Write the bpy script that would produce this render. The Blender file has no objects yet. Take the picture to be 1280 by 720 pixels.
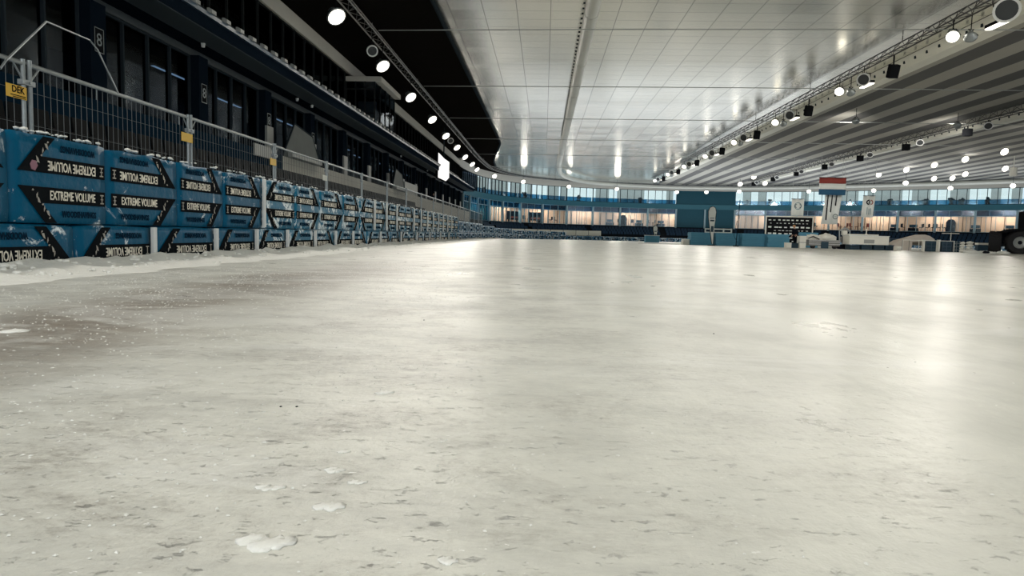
import bpy, bmesh, math, random
from mathutils import Vector, Matrix, noise
from math import pi, sin, cos, radians
random.seed(7)
sc = bpy.context.scene
C = sc.collection

# ------------------------------------------------------------------ camera
F = 853.0; CAMZ = 0.45; CAM = Vector((0, 0, CAMZ))
VP = (680.0, 293.0); ROLL = 0.025
vy = Vector((VP[0]-640, 360-VP[1], -F)).normalized()            # world +Y in camera space
q = Vector((VP[0]+400-640, 360-(VP[1]+400*ROLL), -F)).normalized()
vz = q.cross(vy).normalized(); vx = vy.cross(vz).normalized()    # world +Z, +X in camera space
if vz.y < 0: vz = -vz; vx = vy.cross(vz).normalized()
M3 = Matrix((vx, vy, vz))                                        # rows: world axes expressed in camera space
cam_d = bpy.data.cameras.new('camera'); cam_d.lens = 24.0; cam_d.sensor_width = 36.0
cam_d.clip_start = 0.05; cam_d.clip_end = 600
cam = bpy.data.objects.new('camera', cam_d); C.objects.link(cam)
cam.matrix_world = Matrix.Translation(CAM) @ M3.to_4x4()
sc.camera = cam

def ray(px, py):
    return (M3 @ Vector((px-640, 360-py, -F))).normalized()
def at(px, py, Y):
    d = ray(px, py); return CAM + d*(Y/d.y)
def atz(px, py, z):
    d = ray(px, py); return CAM + d*((z-CAMZ)/d.z)

# ------------------------------------------------------------------ world, exposure
w = bpy.data.worlds.new('world'); sc.world = w; w.use_nodes = True
bg = w.node_tree.nodes['Background']; bg.inputs[0].default_value = (0.92, 0.97, 1.0, 1); bg.inputs[1].default_value = 0.85
vs = sc.view_settings; vs.view_transform = 'Standard'; vs.look = 'None'; vs.gamma = 1; vs.exposure = 0.58
try: vs.use_curve_mapping = False
except Exception: pass
SPOT_W = 560.0            # power of one floodlight over the track
WARM = (1.0, 0.95, 0.86)

# ------------------------------------------------------------------ materials
def principled(name, col, rough=0.6, metal=0.0, var=0.0, vscale=4.0, bump=0.0, bscale=20.0, spec=0.5, emit=None, es=1.0, dirt=None, coat=0.0):
    m = bpy.data.materials.new(name); m.use_nodes = True
    nt = m.node_tree; b = nt.nodes['Principled BSDF']
    b.inputs['Base Color'].default_value = (*col, 1); b.inputs['Roughness'].default_value = rough
    b.inputs['Metallic'].default_value = metal
    if max(col) < .06 and metal == 0 and spec == .5: spec = 0.0; rough = max(rough, .6)
    b.inputs['Specular IOR Level'].default_value = spec
    b.inputs['Coat Weight'].default_value = coat
    tc = nt.nodes.new('ShaderNodeTexCoord')
    n = nt.nodes.new('ShaderNodeTexNoise'); n.inputs['Scale'].default_value = vscale; n.inputs['Detail'].default_value = 5
    nt.links.new(tc.outputs['Object'], n.inputs['Vector'])
    mx = nt.nodes.new('ShaderNodeMix'); mx.data_type = 'RGBA'
    v = max(var, 0.04)
    mx.inputs[6].default_value = (*[max(0, c*(1-v)) for c in col], 1)
    mx.inputs[7].default_value = (*[min(1, c*(1+v)) for c in col], 1)
    nt.links.new(n.outputs['Fac'], mx.inputs[0]); nt.links.new(mx.outputs[2], b.inputs['Base Color'])
    if bump:
        n2 = nt.nodes.new('ShaderNodeTexNoise'); n2.inputs['Scale'].default_value = bscale; n2.inputs['Detail'].default_value = 4
        nt.links.new(tc.outputs['Object'], n2.inputs['Vector'])
        bp = nt.nodes.new('ShaderNodeBump'); bp.inputs['Strength'].default_value = bump; bp.inputs['Distance'].default_value = 0.02
        nt.links.new(n2.outputs['Fac'], bp.inputs['Height']); nt.links.new(bp.outputs[0], b.inputs['Normal'])
    if emit:
        b.inputs['Emission Color'].default_value = (*emit, 1); b.inputs['Emission Strength'].default_value = es
    return m
def emission(name, col, s):
    m = bpy.data.materials.new(name); m.use_nodes = True; nt = m.node_tree
    for n in list(nt.nodes):
        if n.type == 'BSDF_PRINCIPLED': nt.nodes.remove(n)
    e = nt.nodes.new('ShaderNodeEmission'); e.inputs[0].default_value = (*col, 1); e.inputs[1].default_value = s
    nt.links.new(e.outputs[0], nt.nodes['Material Output'].inputs[0]); return m
def glass(name, tint, gl=0.1, rough=0.05):
    m = bpy.data.materials.new(name); m.use_nodes = True; nt = m.node_tree
    for n in list(nt.nodes):
        if n.type == 'BSDF_PRINCIPLED': nt.nodes.remove(n)
    t = nt.nodes.new('ShaderNodeBsdfTransparent'); t.inputs[0].default_value = (*tint, 1)
    g = nt.nodes.new('ShaderNodeBsdfGlossy'); g.inputs[0].default_value = (.8, .9, 1, 1); g.inputs['Roughness'].default_value = rough
    mx = nt.nodes.new('ShaderNodeMixShader'); mx.inputs[0].default_value = gl
    nt.links.new(t.outputs[0], mx.inputs[1]); nt.links.new(g.outputs[0], mx.inputs[2])
    nt.links.new(mx.outputs[0], nt.nodes['Material Output'].inputs[0]); return m

def frosted(name, blue, amount, scale=2.2):
    """glossy plastic film with snow and frost clinging to it in patches"""
    m = principled(name, blue, 0.42, bump=0.5, bscale=9, spec=.10)
    nt = m.node_tree; b = nt.nodes['Principled BSDF']
    tc = [n for n in nt.nodes if n.type == 'TEX_COORD'][0]
    oi = nt.nodes.new('ShaderNodeObjectInfo')
    ad = nt.nodes.new('ShaderNodeVectorMath'); ad.operation = 'ADD'
    sc3 = nt.nodes.new('ShaderNodeVectorMath'); sc3.operation = 'SCALE'; sc3.inputs[3].default_value = 1.0
    nt.links.new(oi.outputs['Location'], sc3.inputs[0])
    nt.links.new(tc.outputs['Object'], ad.inputs[0]); nt.links.new(sc3.outputs[0], ad.inputs[1])
    n = nt.nodes.new('ShaderNodeTexNoise'); n.inputs['Scale'].default_value = scale; n.inputs['Detail'].default_value = 9; n.inputs['Roughness'].default_value = 0.72
    n.inputs['Distortion'].default_value = 1.2
    nt.links.new(ad.outputs[0], n.inputs['Vector'])
    r = nt.nodes.new('ShaderNodeValToRGB'); r.color_ramp.elements[0].position = amount; r.color_ramp.elements[1].position = amount+0.07
    nt.links.new(n.outputs['Fac'], r.inputs[0])
    old = b.inputs['Base Color'].links[0].from_socket
    mx = nt.nodes.new('ShaderNodeMix'); mx.data_type = 'RGBA'; mx.inputs[7].default_value = (.82, .90, .94, 1)
    nt.links.new(r.outputs[0], mx.inputs[0]); nt.links.new(old, mx.inputs[6]); nt.links.new(mx.outputs[2], b.inputs['Base Color'])
    mr = nt.nodes.new('ShaderNodeMapRange'); mr.inputs[3].default_value = 0.33; mr.inputs[4].default_value = 0.85
    nt.links.new(r.outputs[0], mr.inputs[0]); nt.links.new(mr.outputs[0], b.inputs['Roughness'])
    return m

def ice_material():
    m = bpy.data.materials.new('track_ice'); m.use_nodes = True; nt = m.node_tree; b = nt.nodes['Principled BSDF']
    L = nt.links.new
    tc = nt.nodes.new('ShaderNodeTexCoord')
    def nz(scale, det=6, rough=.6, sx=1, sy=1, dist=0):
        mp = nt.nodes.new('ShaderNodeMapping'); mp.inputs['Scale'].default_value = (sx, sy, 1); L(tc.outputs['Object'], mp.inputs[0])
        n = nt.nodes.new('ShaderNodeTexNoise'); n.inputs['Scale'].default_value = scale; n.inputs['Detail'].default_value = det
        n.inputs['Roughness'].default_value = rough; n.inputs['Distortion'].default_value = dist
        L(mp.outputs[0], n.inputs['Vector']); return n.outputs['Fac']
    def ramp(s, a, c):
        r = nt.nodes.new('ShaderNodeMapRange'); r.interpolation_type = 'SMOOTHSTEP'; r.inputs[1].default_value = a; r.inputs[2].default_value = c
        L(s, r.inputs[0]); return r.outputs[0]
    def math_(op, a, c):
        k = nt.nodes.new('ShaderNodeMath'); k.operation = op
        for i, v in enumerate((a, c)):
            if isinstance(v, (int, float)): k.inputs[i].default_value = v
            else: L(v, k.inputs[i])
        return k.outputs[0]
    def mix(f, a, c):
        k = nt.nodes.new('ShaderNodeMix'); k.data_type = 'RGBA'; L(f, k.inputs[0])
        for i, v in ((6, a), (7, c)):
            if isinstance(v, tuple): k.inputs[i].default_value = (*v, 1)
            else: L(v, k.inputs[i])
        return k.outputs[2]
    sx = nt.nodes.new('ShaderNodeSeparateXYZ'); L(tc.outputs['Object'], sx.inputs[0]); X, Y = sx.outputs[0], sx.outputs[1]
    big = nz(.35, 4); mid = nz(1.6, 8, .65, 1, .6); fine = nz(22, 6, .7)
    col = mix(ramp(big, .3, .7), (.76, .755, .69), (.86, .855, .785))
    col = mix(math_('MULTIPLY', ramp(mid, .42, .66), .75), col, (.64, .64, .59))
    # brown grit swept along the track near the barrier
    wob = math_('MULTIPLY', math_('SUBTRACT', nz(.6, 3), .5), 1.2)
    d = math_('ABSOLUTE', math_('ADD', math_('ADD', X, 2.15), wob), 0)
    band = math_('SUBTRACT', 1.0, ramp(d, .1, .95))
    near = math_('SUBTRACT', 1.0, ramp(Y, 5.0, 13.0))
    grit = math_('MULTIPLY', math_('MULTIPLY', band, near), ramp(nz(5, 8, .75, .7, 1.6), .22, .55))
    col = mix(math_('MULTIPLY', grit, .95), col, (.27, .225, .18))
    # rough frosty crust of bright crystals at the left
    leftm = math_('SUBTRACT', 1.0, ramp(math_('ADD', X, math_('MULTIPLY', mid, 1.8)), .3, 2.5))
    crust = math_('MULTIPLY', leftm, ramp(nz(30, 9, .85, .5, 1.0), .57, .66))
    col = mix(math_('MULTIPLY', crust, .7), col, (.97, .97, .93))
    sp = math_('MULTIPLY', ramp(nz(3.2, 9, .7, .8, 1.5), .66, .70), .8)
    col = mix(sp, col, (.93, .93, .9))
    wet = math_('MULTIPLY', leftm, ramp(nz(1.5, 12, .82, .5, 1.1), .42, .66))
    col = mix(math_('MULTIPLY', wet, .62), col, (.43, .43, .40))
    blot = math_('MULTIPLY', math_('MULTIPLY', leftm, ramp(nz(2.6, 12, .78, .7, 1.0, .6), .46, .64)), ramp(nz(38, 6, .8, .6, 1.0), .36, .62))
    col = mix(math_('MULTIPLY', blot, .85), col, (.38, .36, .32))
    specks = math_('MULTIPLY', ramp(nz(55, 4, .6, .6, 1.0), .67, .71), math_('ADD', math_('MULTIPLY', leftm, .85), .12))
    col = mix(specks, col, (1.0, 1.0, .97))
    wisps = math_('MULTIPLY', ramp(nz(.9, 9, .62, .45, 1.0, 1.5), .54, .60), .35)
    col = mix(wisps, col, (.88, .88, .84))
    L(col, b.inputs['Base Color'])
    rr = nt.nodes.new('ShaderNodeMapRange'); rr.inputs[1].default_value = .3; rr.inputs[2].default_value = .7
    rr.inputs[3].default_value = .25; rr.inputs[4].default_value = .42; L(mid, rr.inputs[0]); L(rr.outputs[0], b.inputs['Roughness'])
    b.inputs['Specular IOR Level'].default_value = .28
    h = math_('ADD', math_('MULTIPLY', mid, .5), math_('MULTIPLY', fine, math_('ADD', math_('MULTIPLY', leftm, .09), .02)))
    h = math_('ADD', h, math_('MULTIPLY', math_('ADD', crust, sp), .10))
    bp = nt.nodes.new('ShaderNodeBump'); bp.inputs['Strength'].default_value = .8; bp.inputs['Distance'].default_value = .04
    L(h, bp.inputs['Height']); L(bp.outputs[0], b.inputs['Normal'])
    return m

def panel_ceiling(name, col, metal, rough, px, py):
    """sheet ceiling with a fine grid of joints and small changes of sheen from panel to panel"""
    m = bpy.data.materials.new(name); m.use_nodes = True; nt = m.node_tree; b = nt.nodes['Principled BSDF']; L = nt.links.new
    tc = nt.nodes.new('ShaderNodeTexCoord'); sp = nt.nodes.new('ShaderNodeSeparateXYZ'); L(tc.outputs['Object'], sp.inputs[0])
    def mth(op, a, c=None):
        k = nt.nodes.new('ShaderNodeMath'); k.operation = op
        for i, v in enumerate((a, c)):
            if v is None: continue
            if isinstance(v, (int, float)): k.inputs[i].default_value = v
            else: L(v, k.inputs[i])
        return k.outputs[0]
    u = mth('DIVIDE', sp.outputs[0], px); v = mth('DIVIDE', sp.outputs[1], py)
    fu = mth('FRACT', u); fv = mth('FRACT', v)
    eu = mth('LESS_THAN', fu, .030/px); ev = mth('LESS_THAN', fv, .024/py)
    line = mth('MAXIMUM', eu, ev)
    cb = nt.nodes.new('ShaderNodeCombineXYZ'); L(mth('FLOOR', u), cb.inputs[0]); L(mth('FLOOR', v), cb.inputs[1])
    wn = nt.nodes.new('ShaderNodeTexWhiteNoise'); L(cb.outputs[0], wn.inputs[0])
    mx = nt.nodes.new('ShaderNodeMix'); mx.data_type = 'RGBA'
    mx.inputs[6].default_value = (*[c*.97 for c in col], 1); mx.inputs[7].default_value = (*[min(1, c*1.02) for c in col], 1)
    L(wn.outputs[0], mx.inputs[0])
    m2 = nt.nodes.new('ShaderNodeMix'); m2.data_type = 'RGBA'; m2.inputs[7].default_value = (.10, .10, .10, 1)
    L(mth('MULTIPLY', line, .75), m2.inputs[0]); L(mx.outputs[2], m2.inputs[6]); L(m2.outputs[2], b.inputs['Base Color'])
    b.inputs['Metallic'].default_value = metal
    rr = nt.nodes.new('ShaderNodeMapRange'); rr.inputs[3].default_value = rough-.015; rr.inputs[4].default_value = rough+.02
    L(wn.outputs[0], rr.inputs[0]); L(rr.outputs[0], b.inputs['Roughness'])
    return m

MAT = dict(
 ice=ice_material(),
 snow=principled('dirty_snow', (.88, .88, .84), .75, var=.12, bump=.6, bscale=18),
 snowchip=principled('snow_crumb', (.86, .86, .82), .6, var=.08, bump=.4, bscale=40),
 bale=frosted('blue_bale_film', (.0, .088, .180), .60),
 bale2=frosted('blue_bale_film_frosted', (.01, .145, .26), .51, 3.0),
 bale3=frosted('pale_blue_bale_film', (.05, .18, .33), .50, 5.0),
 print=principled('black_print', (.010, .012, .014), .38, bump=.4, bscale=14),
 printnavy=principled('navy_print', (.006, .022, .045), .4),
 printwhite=principled('cream_lettering', (.78, .74, .64), .5, var=.18, vscale=25),
 pink=principled('pink_print', (.26, .12, .17), .5),
 whiteplastic=principled('white_plastic', (.66, .68, .68), .5, var=.1),
 galv=principled('galvanised_steel', (.33, .36, .37), .42, .6, var=.2, vscale=30),
 wire=principled('galvanised_wire', (.12, .135, .14), .6, .0),
 yellow=principled('yellow_plate', (.80, .47, .03), .45, var=.08),
 black=principled('black_plastic', (.012, .013, .015), .45),
 seat=principled('black_seat', (.011, .012, .013), .6, var=.25, spec=.03),
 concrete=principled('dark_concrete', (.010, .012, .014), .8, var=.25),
 parapet=principled('pale_concrete_parapet', (.42, .41, .36), .8, var=.12, vscale=2),
 navy=principled('navy_cladding', (.007, .012, .020), .45, var=.1),
 navyedge=principled('blue_edge_profile', (.045, .085, .13), .4),
 soffit=principled('grey_soffit', (.05, .068, .08), .6),
 darksoffit=principled('dark_soffit', (.008, .011, .015), .7),
 header=principled('grey_window_header', (.055, .07, .08), .5),
 frame=principled('dark_window_frame', (.030, .040, .048), .45),
 frameup=principled('grey_mullion', (.022, .025, .026), .5),
 casing=principled('grey_column_casing', (.34, .35, .335), .6, var=.08),
 cream=principled('cream_cladding', (.60, .585, .53), .7, var=.06, vscale=1),
 teal=principled('teal_cladding', (.028, .115, .155), .5, spec=.2, var=.07, vscale=.8),
 tealdark=principled('teal_wall_panel', (.010, .062, .090), .5, spec=.15, var=.1, vscale=.6),
 tealframe=principled('blue_grey_frame', (.20, .30, .34), .5),
 darkglass=glass('smoked_glass', (.22, .27, .32), .035),
 tealglass=glass('teal_glass', (.10, .40, .56), .10, .12),
 clearglass=glass('clear_glass', (.80, .88, .90), .06, .05),
 paleglass=principled('frosted_glass_screen', (.09, .105, .10), .6, spec=.1, var=.2, vscale=2),
 inner=principled('dark_interior', (.006, .007, .009), .8),
 innerlow=principled('grey_interior', (.07, .085, .095), .8, var=.3, vscale=.6),
 innerteal=principled('teal_interior', (.012, .065, .10), .7, var=.3, vscale=.7),
 peach=principled('peach_wood_panel', (.86, .50, .33), .6, var=.10, vscale=.9),
 peachpale=principled('pale_wood_panel', (.72, .62, .52), .6, var=.1),
 blind=principled('glowing_blind', (.50, .50, .47), .8, emit=(.80, .82, .78), es=.30),  # weak glow stands in for daylight falling on the blind
 daylight=emission('daylight_pane', (.93, .97, .95), .8),
 screen=emission('lit_screen', (.95, .93, .90), .92),
 tube=emission('tube_light', (.75, .88, 1.0), 1.6),
 lens=emission('floodlight_lens', (1.0, .93, .78), 3.2),
 deadlens=principled('unlit_reflector', (.05, .055, .06), .6, .0),
 rim=principled('bright_rim', (.82, .83, .82), .5, .0),
 ceil_dark=principled('black_ceiling', (.010, .009, .008), .8, var=.2),
 ceil=panel_ceiling('metal_panel_ceiling', (.88, .87, .80), .92, .22, 1.31, 1.05),
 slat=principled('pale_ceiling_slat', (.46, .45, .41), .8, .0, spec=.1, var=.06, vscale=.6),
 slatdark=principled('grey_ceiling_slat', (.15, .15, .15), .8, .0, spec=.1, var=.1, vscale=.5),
 duct=principled('grey_duct', (.52, .53, .49), .42, .25, var=.06, vscale=2),
 navyglass=principled('dark_blue_panel', (.007, .020, .036), .3),
 beam=principled('cream_beam', (.82, .81, .72), .5, .1, var=.05),
 truss=principled('aluminium_truss', (.30, .30, .29), .4, .7),
 trussdark=principled('dark_truss', (.07, .07, .068), .5, .4),
 farseat=principled('navy_far_seats', (.008, .022, .042), .6, spec=.1),
 figures=principled('grey_print_figures', (.36, .34, .30), .5, var=.3, vscale=40),
 cable=principled('steel_cable', (.42, .44, .43), .4, .3),
 mat=principled('blue_foam_mat', (.11, .33, .48), .6, spec=.2, var=.12, vscale=3),
 crate=principled('navy_crate', (.012, .045, .075), .55),
 white=principled('off_white_panel', (.80, .79, .72), .6, var=.06),
 cloth=principled('white_banner_cloth', (.80, .83, .80), .8, var=.04),
 flagred=principled('flag_red', (.28, .045, .035), .8), flagblue=principled('flag_blue', (.02, .10, .20), .8),
 dark=principled('charcoal_cloth', (.012, .014, .020), .85),
 skin=principled('skin', (.55, .33, .23), .6), orange=principled('orange_hat', (.58, .28, .10), .7),
 tyre=principled('tyre_rubber', (.032, .032, .034), .7), rimgrey=principled('wheel_rim', (.42, .44, .43), .4, .3),
 stuff=principled('mixed_grey_metal', (.22, .22, .21), .5, .3, var=.3, vscale=8),
 rail=principled('railing_metal', (.20, .23, .24), .4, .6),
 red=principled('dark_red_fabric', (.25, .05, .03), .8),
 infield=principled('infield_mat', (.42, .44, .42), .6, var=.15, vscale=.5),
)

# ------------------------------------------------------------------ mesh helper
class MB:
    def __init__(s): s.v = []; s.f = []
    def add(s, vs_, fs): o = len(s.v); s.v += [tuple(v) for v in vs_]; s.f += [tuple(i+o for i in f) for f in fs]; return s
    def box(s, x0, x1, y0, y1, z0, z1, M=None):
        vs_ = [Vector((x, y, z)) for z in (z0, z1) for y in (y0, y1) for x in (x0, x1)]
        if M: vs_ = [M @ v for v in vs_]
        return s.add(vs_, [(0, 2, 3, 1), (4, 5, 7, 6), (0, 1, 5, 4), (1, 3, 7, 5), (3, 2, 6, 7), (2, 0, 4, 6)])
    def cyl(s, a, b, r, n=8, r2=None, caps=True):
        a = Vector(a); b = Vector(b); d = (b-a).normalized(); r2 = r if r2 is None else r2
        u = d.orthogonal().normalized(); t = d.cross(u)
        vs_ = [a+(u*cos(2*pi*i/n)+t*sin(2*pi*i/n))*r for i in range(n)]+[b+(u*cos(2*pi*i/n)+t*sin(2*pi*i/n))*r2 for i in range(n)]
        fs = [(i, (i+1) % n, n+(i+1) % n, n+i) for i in range(n)]
        if caps: fs += [tuple(range(n))[::-1], tuple(range(n, 2*n))]
        return s.add(vs_, fs)
    def tube(s, pts, r, n=8):
        pts = [Vector(p) for p in pts]; rings = []; u = None
        for i, p in enumerate(pts):
            d = (pts[min(i+1, len(pts)-1)]-pts[max(i-1, 0)]).normalized()
            u = (d.orthogonal() if u is None else u - d*u.dot(d)).normalized(); t = d.cross(u)
            rings.append([p+(u*cos(2*pi*k/n)+t*sin(2*pi*k/n))*r for k in range(n)])
        o = [v for g in rings for v in g]; fs = []
        for i in range(len(pts)-1):
            fs += [(i*n+k, i*n+(k+1) % n, (i+1)*n+(k+1) % n, (i+1)*n+k) for k in range(n)]
        fs += [tuple(range(n))[::-1], tuple((len(pts)-1)*n+k for k in range(n))]
        return s.add(o, fs)
    def lathe(s, prof, n=16, M=None, caps=True):                                   # prof: (r, z) along local z
        vs_ = [Vector((r*cos(2*pi*k/n), r*sin(2*pi*k/n), z)) for r, z in prof for k in range(n)]
        if M: vs_ = [M @ v for v in vs_]
        fs = [(i*n+k, i*n+(k+1) % n, (i+1)*n+(k+1) % n, (i+1)*n+k) for i in range(len(prof)-1) for k in range(n)]
        if caps and prof[0][0] > 1e-4: fs.append(tuple(range(n))[::-1])
        if caps and prof[-1][0] > 1e-4: fs.append(tuple((len(prof)-1)*n+k for k in range(n)))
        return s.add(vs_, fs)
    def ball(s, c, r, n=10, sx=1, sy=1, sz=1, lump=0.0):
        vs_ = []; fs = []
        for i in range(n+1):
            th = pi*i/n
            for k in range(2*n):
                p = Vector((sin(th)*cos(pi*k/n), sin(th)*sin(pi*k/n), cos(th)))
                g = 1+lump*noise.noise(p*2.3+Vector(c)*3)
                vs_.append(Vector(c)+Vector((p.x*sx, p.y*sy, p.z*sz))*r*g)
        m = 2*n
        for i in range(n):
            for k in range(m): fs.append((i*m+k, (i+1)*m+k, (i+1)*m+(k+1) % m, i*m+(k+1) % m))
        return s.add(vs_, fs)
    def prism(s, poly, a, b, fn):                                        # poly of 2D pts; fn(u, v, w) -> point
        n = len(poly)
        return s.add([fn(u, v, a) for u, v in poly]+[fn(u, v, b) for u, v in poly],
                     [tuple(range(n)), tuple(range(n, 2*n))[::-1]]+[(i, n+i, n+(i+1) % n, (i+1) % n) for i in range(n)])
    def sweep(s, pathL, prof):                                           # closed profile of (inward offset, z) along a plan path
        n = len(prof); o = []
        for (p, nrm) in pathL:
            for d, z in prof: o.append((p[0]+nrm[0]*d, p[1]+nrm[1]*d, z))
        fs = [(i*n+k, i*n+(k+1) % n, (i+1)*n+(k+1) % n, (i+1)*n+k) for i in range(len(pathL)-1) for k in range(n)]
        fs += [tuple(range(n))[::-1], tuple((len(pathL)-1)*n+k for k in range(n))]
        return s.add(o, fs)
    def build(s, name, mat, parent=None, smooth=False, bevel=0.0, fix=True):
        me = bpy.data.meshes.new(name); me.from_pydata(s.v, [], s.f)
        if fix:
            bm = bmesh.new(); bm.from_mesh(me)
            bmesh.ops.remove_doubles(bm, verts=bm.verts, dist=1e-5)
            bmesh.ops.recalc_face_normals(bm, faces=bm.faces); bm.to_mesh(me); bm.free()
        me.materials.append(MAT[mat] if isinstance(mat, str) else mat)
        if smooth:
            for p in me.polygons: p.use_smooth = True
        o = bpy.data.objects.new(name, me); C.objects.link(o)
        if parent: o.parent = parent
        if bevel:
            md = o.modifiers.new('bevel', 'BEVEL'); md.width = bevel; md.segments = 2; md.limit_method = 'ANGLE'
        return o
def tag(o, label=None, cat=None, group=None, kind=None):
    if label: o['label'] = label
    if cat: o['category'] = cat
    if group: o['group'] = group
    if kind: o['kind'] = kind
    return o
def thing(name, loc=(0, 0, 0), rz=0.0, label=None, cat=None, group=None):
    o = bpy.data.objects.new(name, None); o.empty_display_size = .1; C.objects.link(o)
    o.location = loc; o.rotation_euler = (0, 0, rz); return tag(o, label, cat, group)
def struct(o, label=None, cat=None):
    o['kind'] = 'structure'
    if label: o['label'] = label
    if cat: o['category'] = cat
    return o
def copy_tree(o, parent=None):
    c = o.copy(); C.objects.link(c); c.parent = parent
    for ch in KIDS.get(o.name, []) : copy_tree(ch, c)
    return c
KIDS = {}
def remember(root):
    def walk(o):
        ks = [k for k in bpy.data.objects if k.parent == o]
        KIDS[o.name] = ks
        for k in ks: walk(k)
    walk(root)
def text_mesh(s, size, align='CENTER', rot180=False, xs=1.0, bold=0.0):
    cu = bpy.data.curves.new('lettering', 'FONT'); cu.body = s; cu.size = size; cu.align_x = align; cu.align_y = 'CENTER'
    cu.offset = bold; cu.resolution_u = 2; cu.extrude = .0015
    ob = bpy.data.objects.new('lettering', cu); C.objects.link(ob)
    dg = bpy.context.evaluated_depsgraph_get(); dg.update()
    me = bpy.data.meshes.new_from_object(ob.evaluated_get(dg))
    bpy.data.objects.remove(ob)
    for v in me.vertices:
        v.co.x *= xs
        if rot180: v.co.x = -v.co.x; v.co.y = -v.co.y
    return me
def add_mesh(mb, me, fn):
    mb.add([fn(v.co.x, v.co.y, v.co.z) for v in me.vertices], [tuple(p.vertices) for p in me.polygons]); return mb
ORD = ['first','second','third','fourth','fifth','sixth','seventh','eighth','ninth','tenth','eleventh','twelfth','thirteenth','fourteenth','fifteenth','sixteenth','seventeenth','eighteenth','nineteenth','twentieth','twenty-first','twenty-second','twenty-third','twenty-fourth','twenty-fifth','twenty-sixth','twenty-seventh','twenty-eighth','twenty-ninth','thirtieth','thirty-first','thirty-second','thirty-third','thirty-fourth','thirty-fifth']

def num(n):
    if n <= 19: return ORD[n-1]
    T = {2: 'twenty', 3: 'thirty', 4: 'forty', 5: 'fifty', 6: 'sixty', 7: 'seventy', 8: 'eighty', 9: 'ninety'}
    if n >= 100: return 'hundred and '+num(n-100) if n > 100 else 'hundredth'
    return (T[n//10][:-1]+'ieth') if n % 10 == 0 else T[n//10]+'-'+ORD[n % 10-1]
# ------------------------------------------------------------------ plan curves
def catmull(pts, step=1.0):
    out = []
    P = [Vector(p) for p in pts]; P = [P[0]*2-P[1]]+P+[P[-1]*2-P[-2]]
    for i in range(1, len(P)-2):
        a, b, c, d = P[i-1:i+3]; n = max(2, int((c-b).length/step))
        for k in range(n):
            t = k/n
            out.append(.5*((2*b)+(c-a)*t+(2*a-5*b+4*c-d)*t*t+(3*b-a-3*c+d)*t**3))
    out.append(P[-2]); return out
class Path:
    def __init__(s, pts, step=1.0):
        s.p = catmull(pts, step); s.L = [0]
        for a, b in zip(s.p, s.p[1:]): s.L.append(s.L[-1]+(b-a).length)
        s.len = s.L[-1]
    def at(s, t):
        t = min(max(t, 0), s.len-1e-6)
        lo = 0; hi = len(s.L)-1
        while hi-lo > 1:
            m = (lo+hi)//2
            if s.L[m] <= t: lo = m
            else: hi = m
        k = (t-s.L[lo])/(s.L[hi]-s.L[lo]); p = s.p[lo].lerp(s.p[hi], k)
        a = s.p[max(lo-1, 0)]; b = s.p[min(hi+1, len(s.p)-1)]; d = (b-a).normalized()
        return p, (d.y, -d.x), d
    def rng(s, a, b, step=1.0):
        n = max(1, int(round((b-a)/step)))
        return [s.at(a+(b-a)*i/n)[:2] for i in range(n+1)]
    def M(s, t, off=0.0, z=0.0):           # local x = inward, y = along
        p, n, d = s.at(t); R = Matrix(((n[0], d.x, 0, p.x+n[0]*off), (n[1], d.y, 0, p.y+n[1]*off), (0, 0, 1, z), (0, 0, 0, 1))); return R
WALL = Path([(-9.7, 1), (-9.7, 10), (-9.7, 20), (-9.7, 30), (-9.7, 40), (-9.7, 50), (-9.7, 60), (-9.7, 70), (-9.7, 77), (-9.4, 83), (-8.2, 91), (-4.6, 99.5), (2, 105.6), (11, 109), (23, 110), (35.5, 107), (48.5, 98.8), (61, 88.3), (70, 76), (76, 60), (78, 45)])
SL = lambda y: y-1.0                       # arc length at a Y on the straight part
S_TEAL = SL(79.5)
S_END = WALL.len
BAR = Path([(-4.6, 2), (-4.6, 12), (-4.6, 24), (-4.6, 36), (-4.45, 44), (-3.9, 52), (-2.2, 60), (1.5, 65.5), (7, 68.5), (16, 70.5), (28, 70), (42, 66), (55, 58), (66, 45)])

# ------------------------------------------------------------------ floor
mb = MB(); mb.add([(-5.7, -12, 0), (90, -12, 0), (90, 76, 0), (-5.7, 76, 0)], [(0, 1, 2, 3)])
struct(mb.build('floor', 'ice'), 'pale grey-white ice track with brown grit and frost', 'ice')
mb = MB()
ipts = [(6.5, 47.5), (9.5, 45.6), (14, 45.0), (20, 44.8), (27, 44.5), (40, 46), (52, 50), (52, 56), (38, 60), (14, 60), (8, 56)]
ipts = ipts
mb.prism(ipts, 0.0, .012, lambda u, v, w_: (u, v, w_))
struct(mb.build('floor_infield', 'infield'), 'grey infield surface behind the ice', 'floor')

# snow bank along the foot of the barrier
mb = MB(); n = 130; prof = [(0.035, .085), (.10, .10), (.22, .07), (.40, .045), (.62, .02), (.85, -.004)]
rows = []
for i in range(n*2+1):
    t = 0.0+i*.20
    p, nr, d = BAR.at(t)
    row = []
    for k, (o_, z) in enumerate(prof):
        q1 = noise.noise(Vector((p.x*1.7, p.y*2.3, k*.9))); q2 = noise.noise(Vector((p.x*6, p.y*7, k*2.1)))
        oo = o_*(1+.30*q1)+.02*q2; zz = z*(1+.7*q1+.5*q2) if k < 5 else z
        oo = max(oo, .03)
        row.append((p.x+nr[0]*oo, p.y+nr[1]*oo, max(zz, .004) if k < 5 else z))
    rows.append(row)
m_ = len(prof)
mb.add([v for r in rows for v in r], [(i*m_+k, i*m_+k+1, (i+1)*m_+k+1, (i+1)*m_+k) for i in range(len(rows)-1) for k in range(m_-1)])
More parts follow.
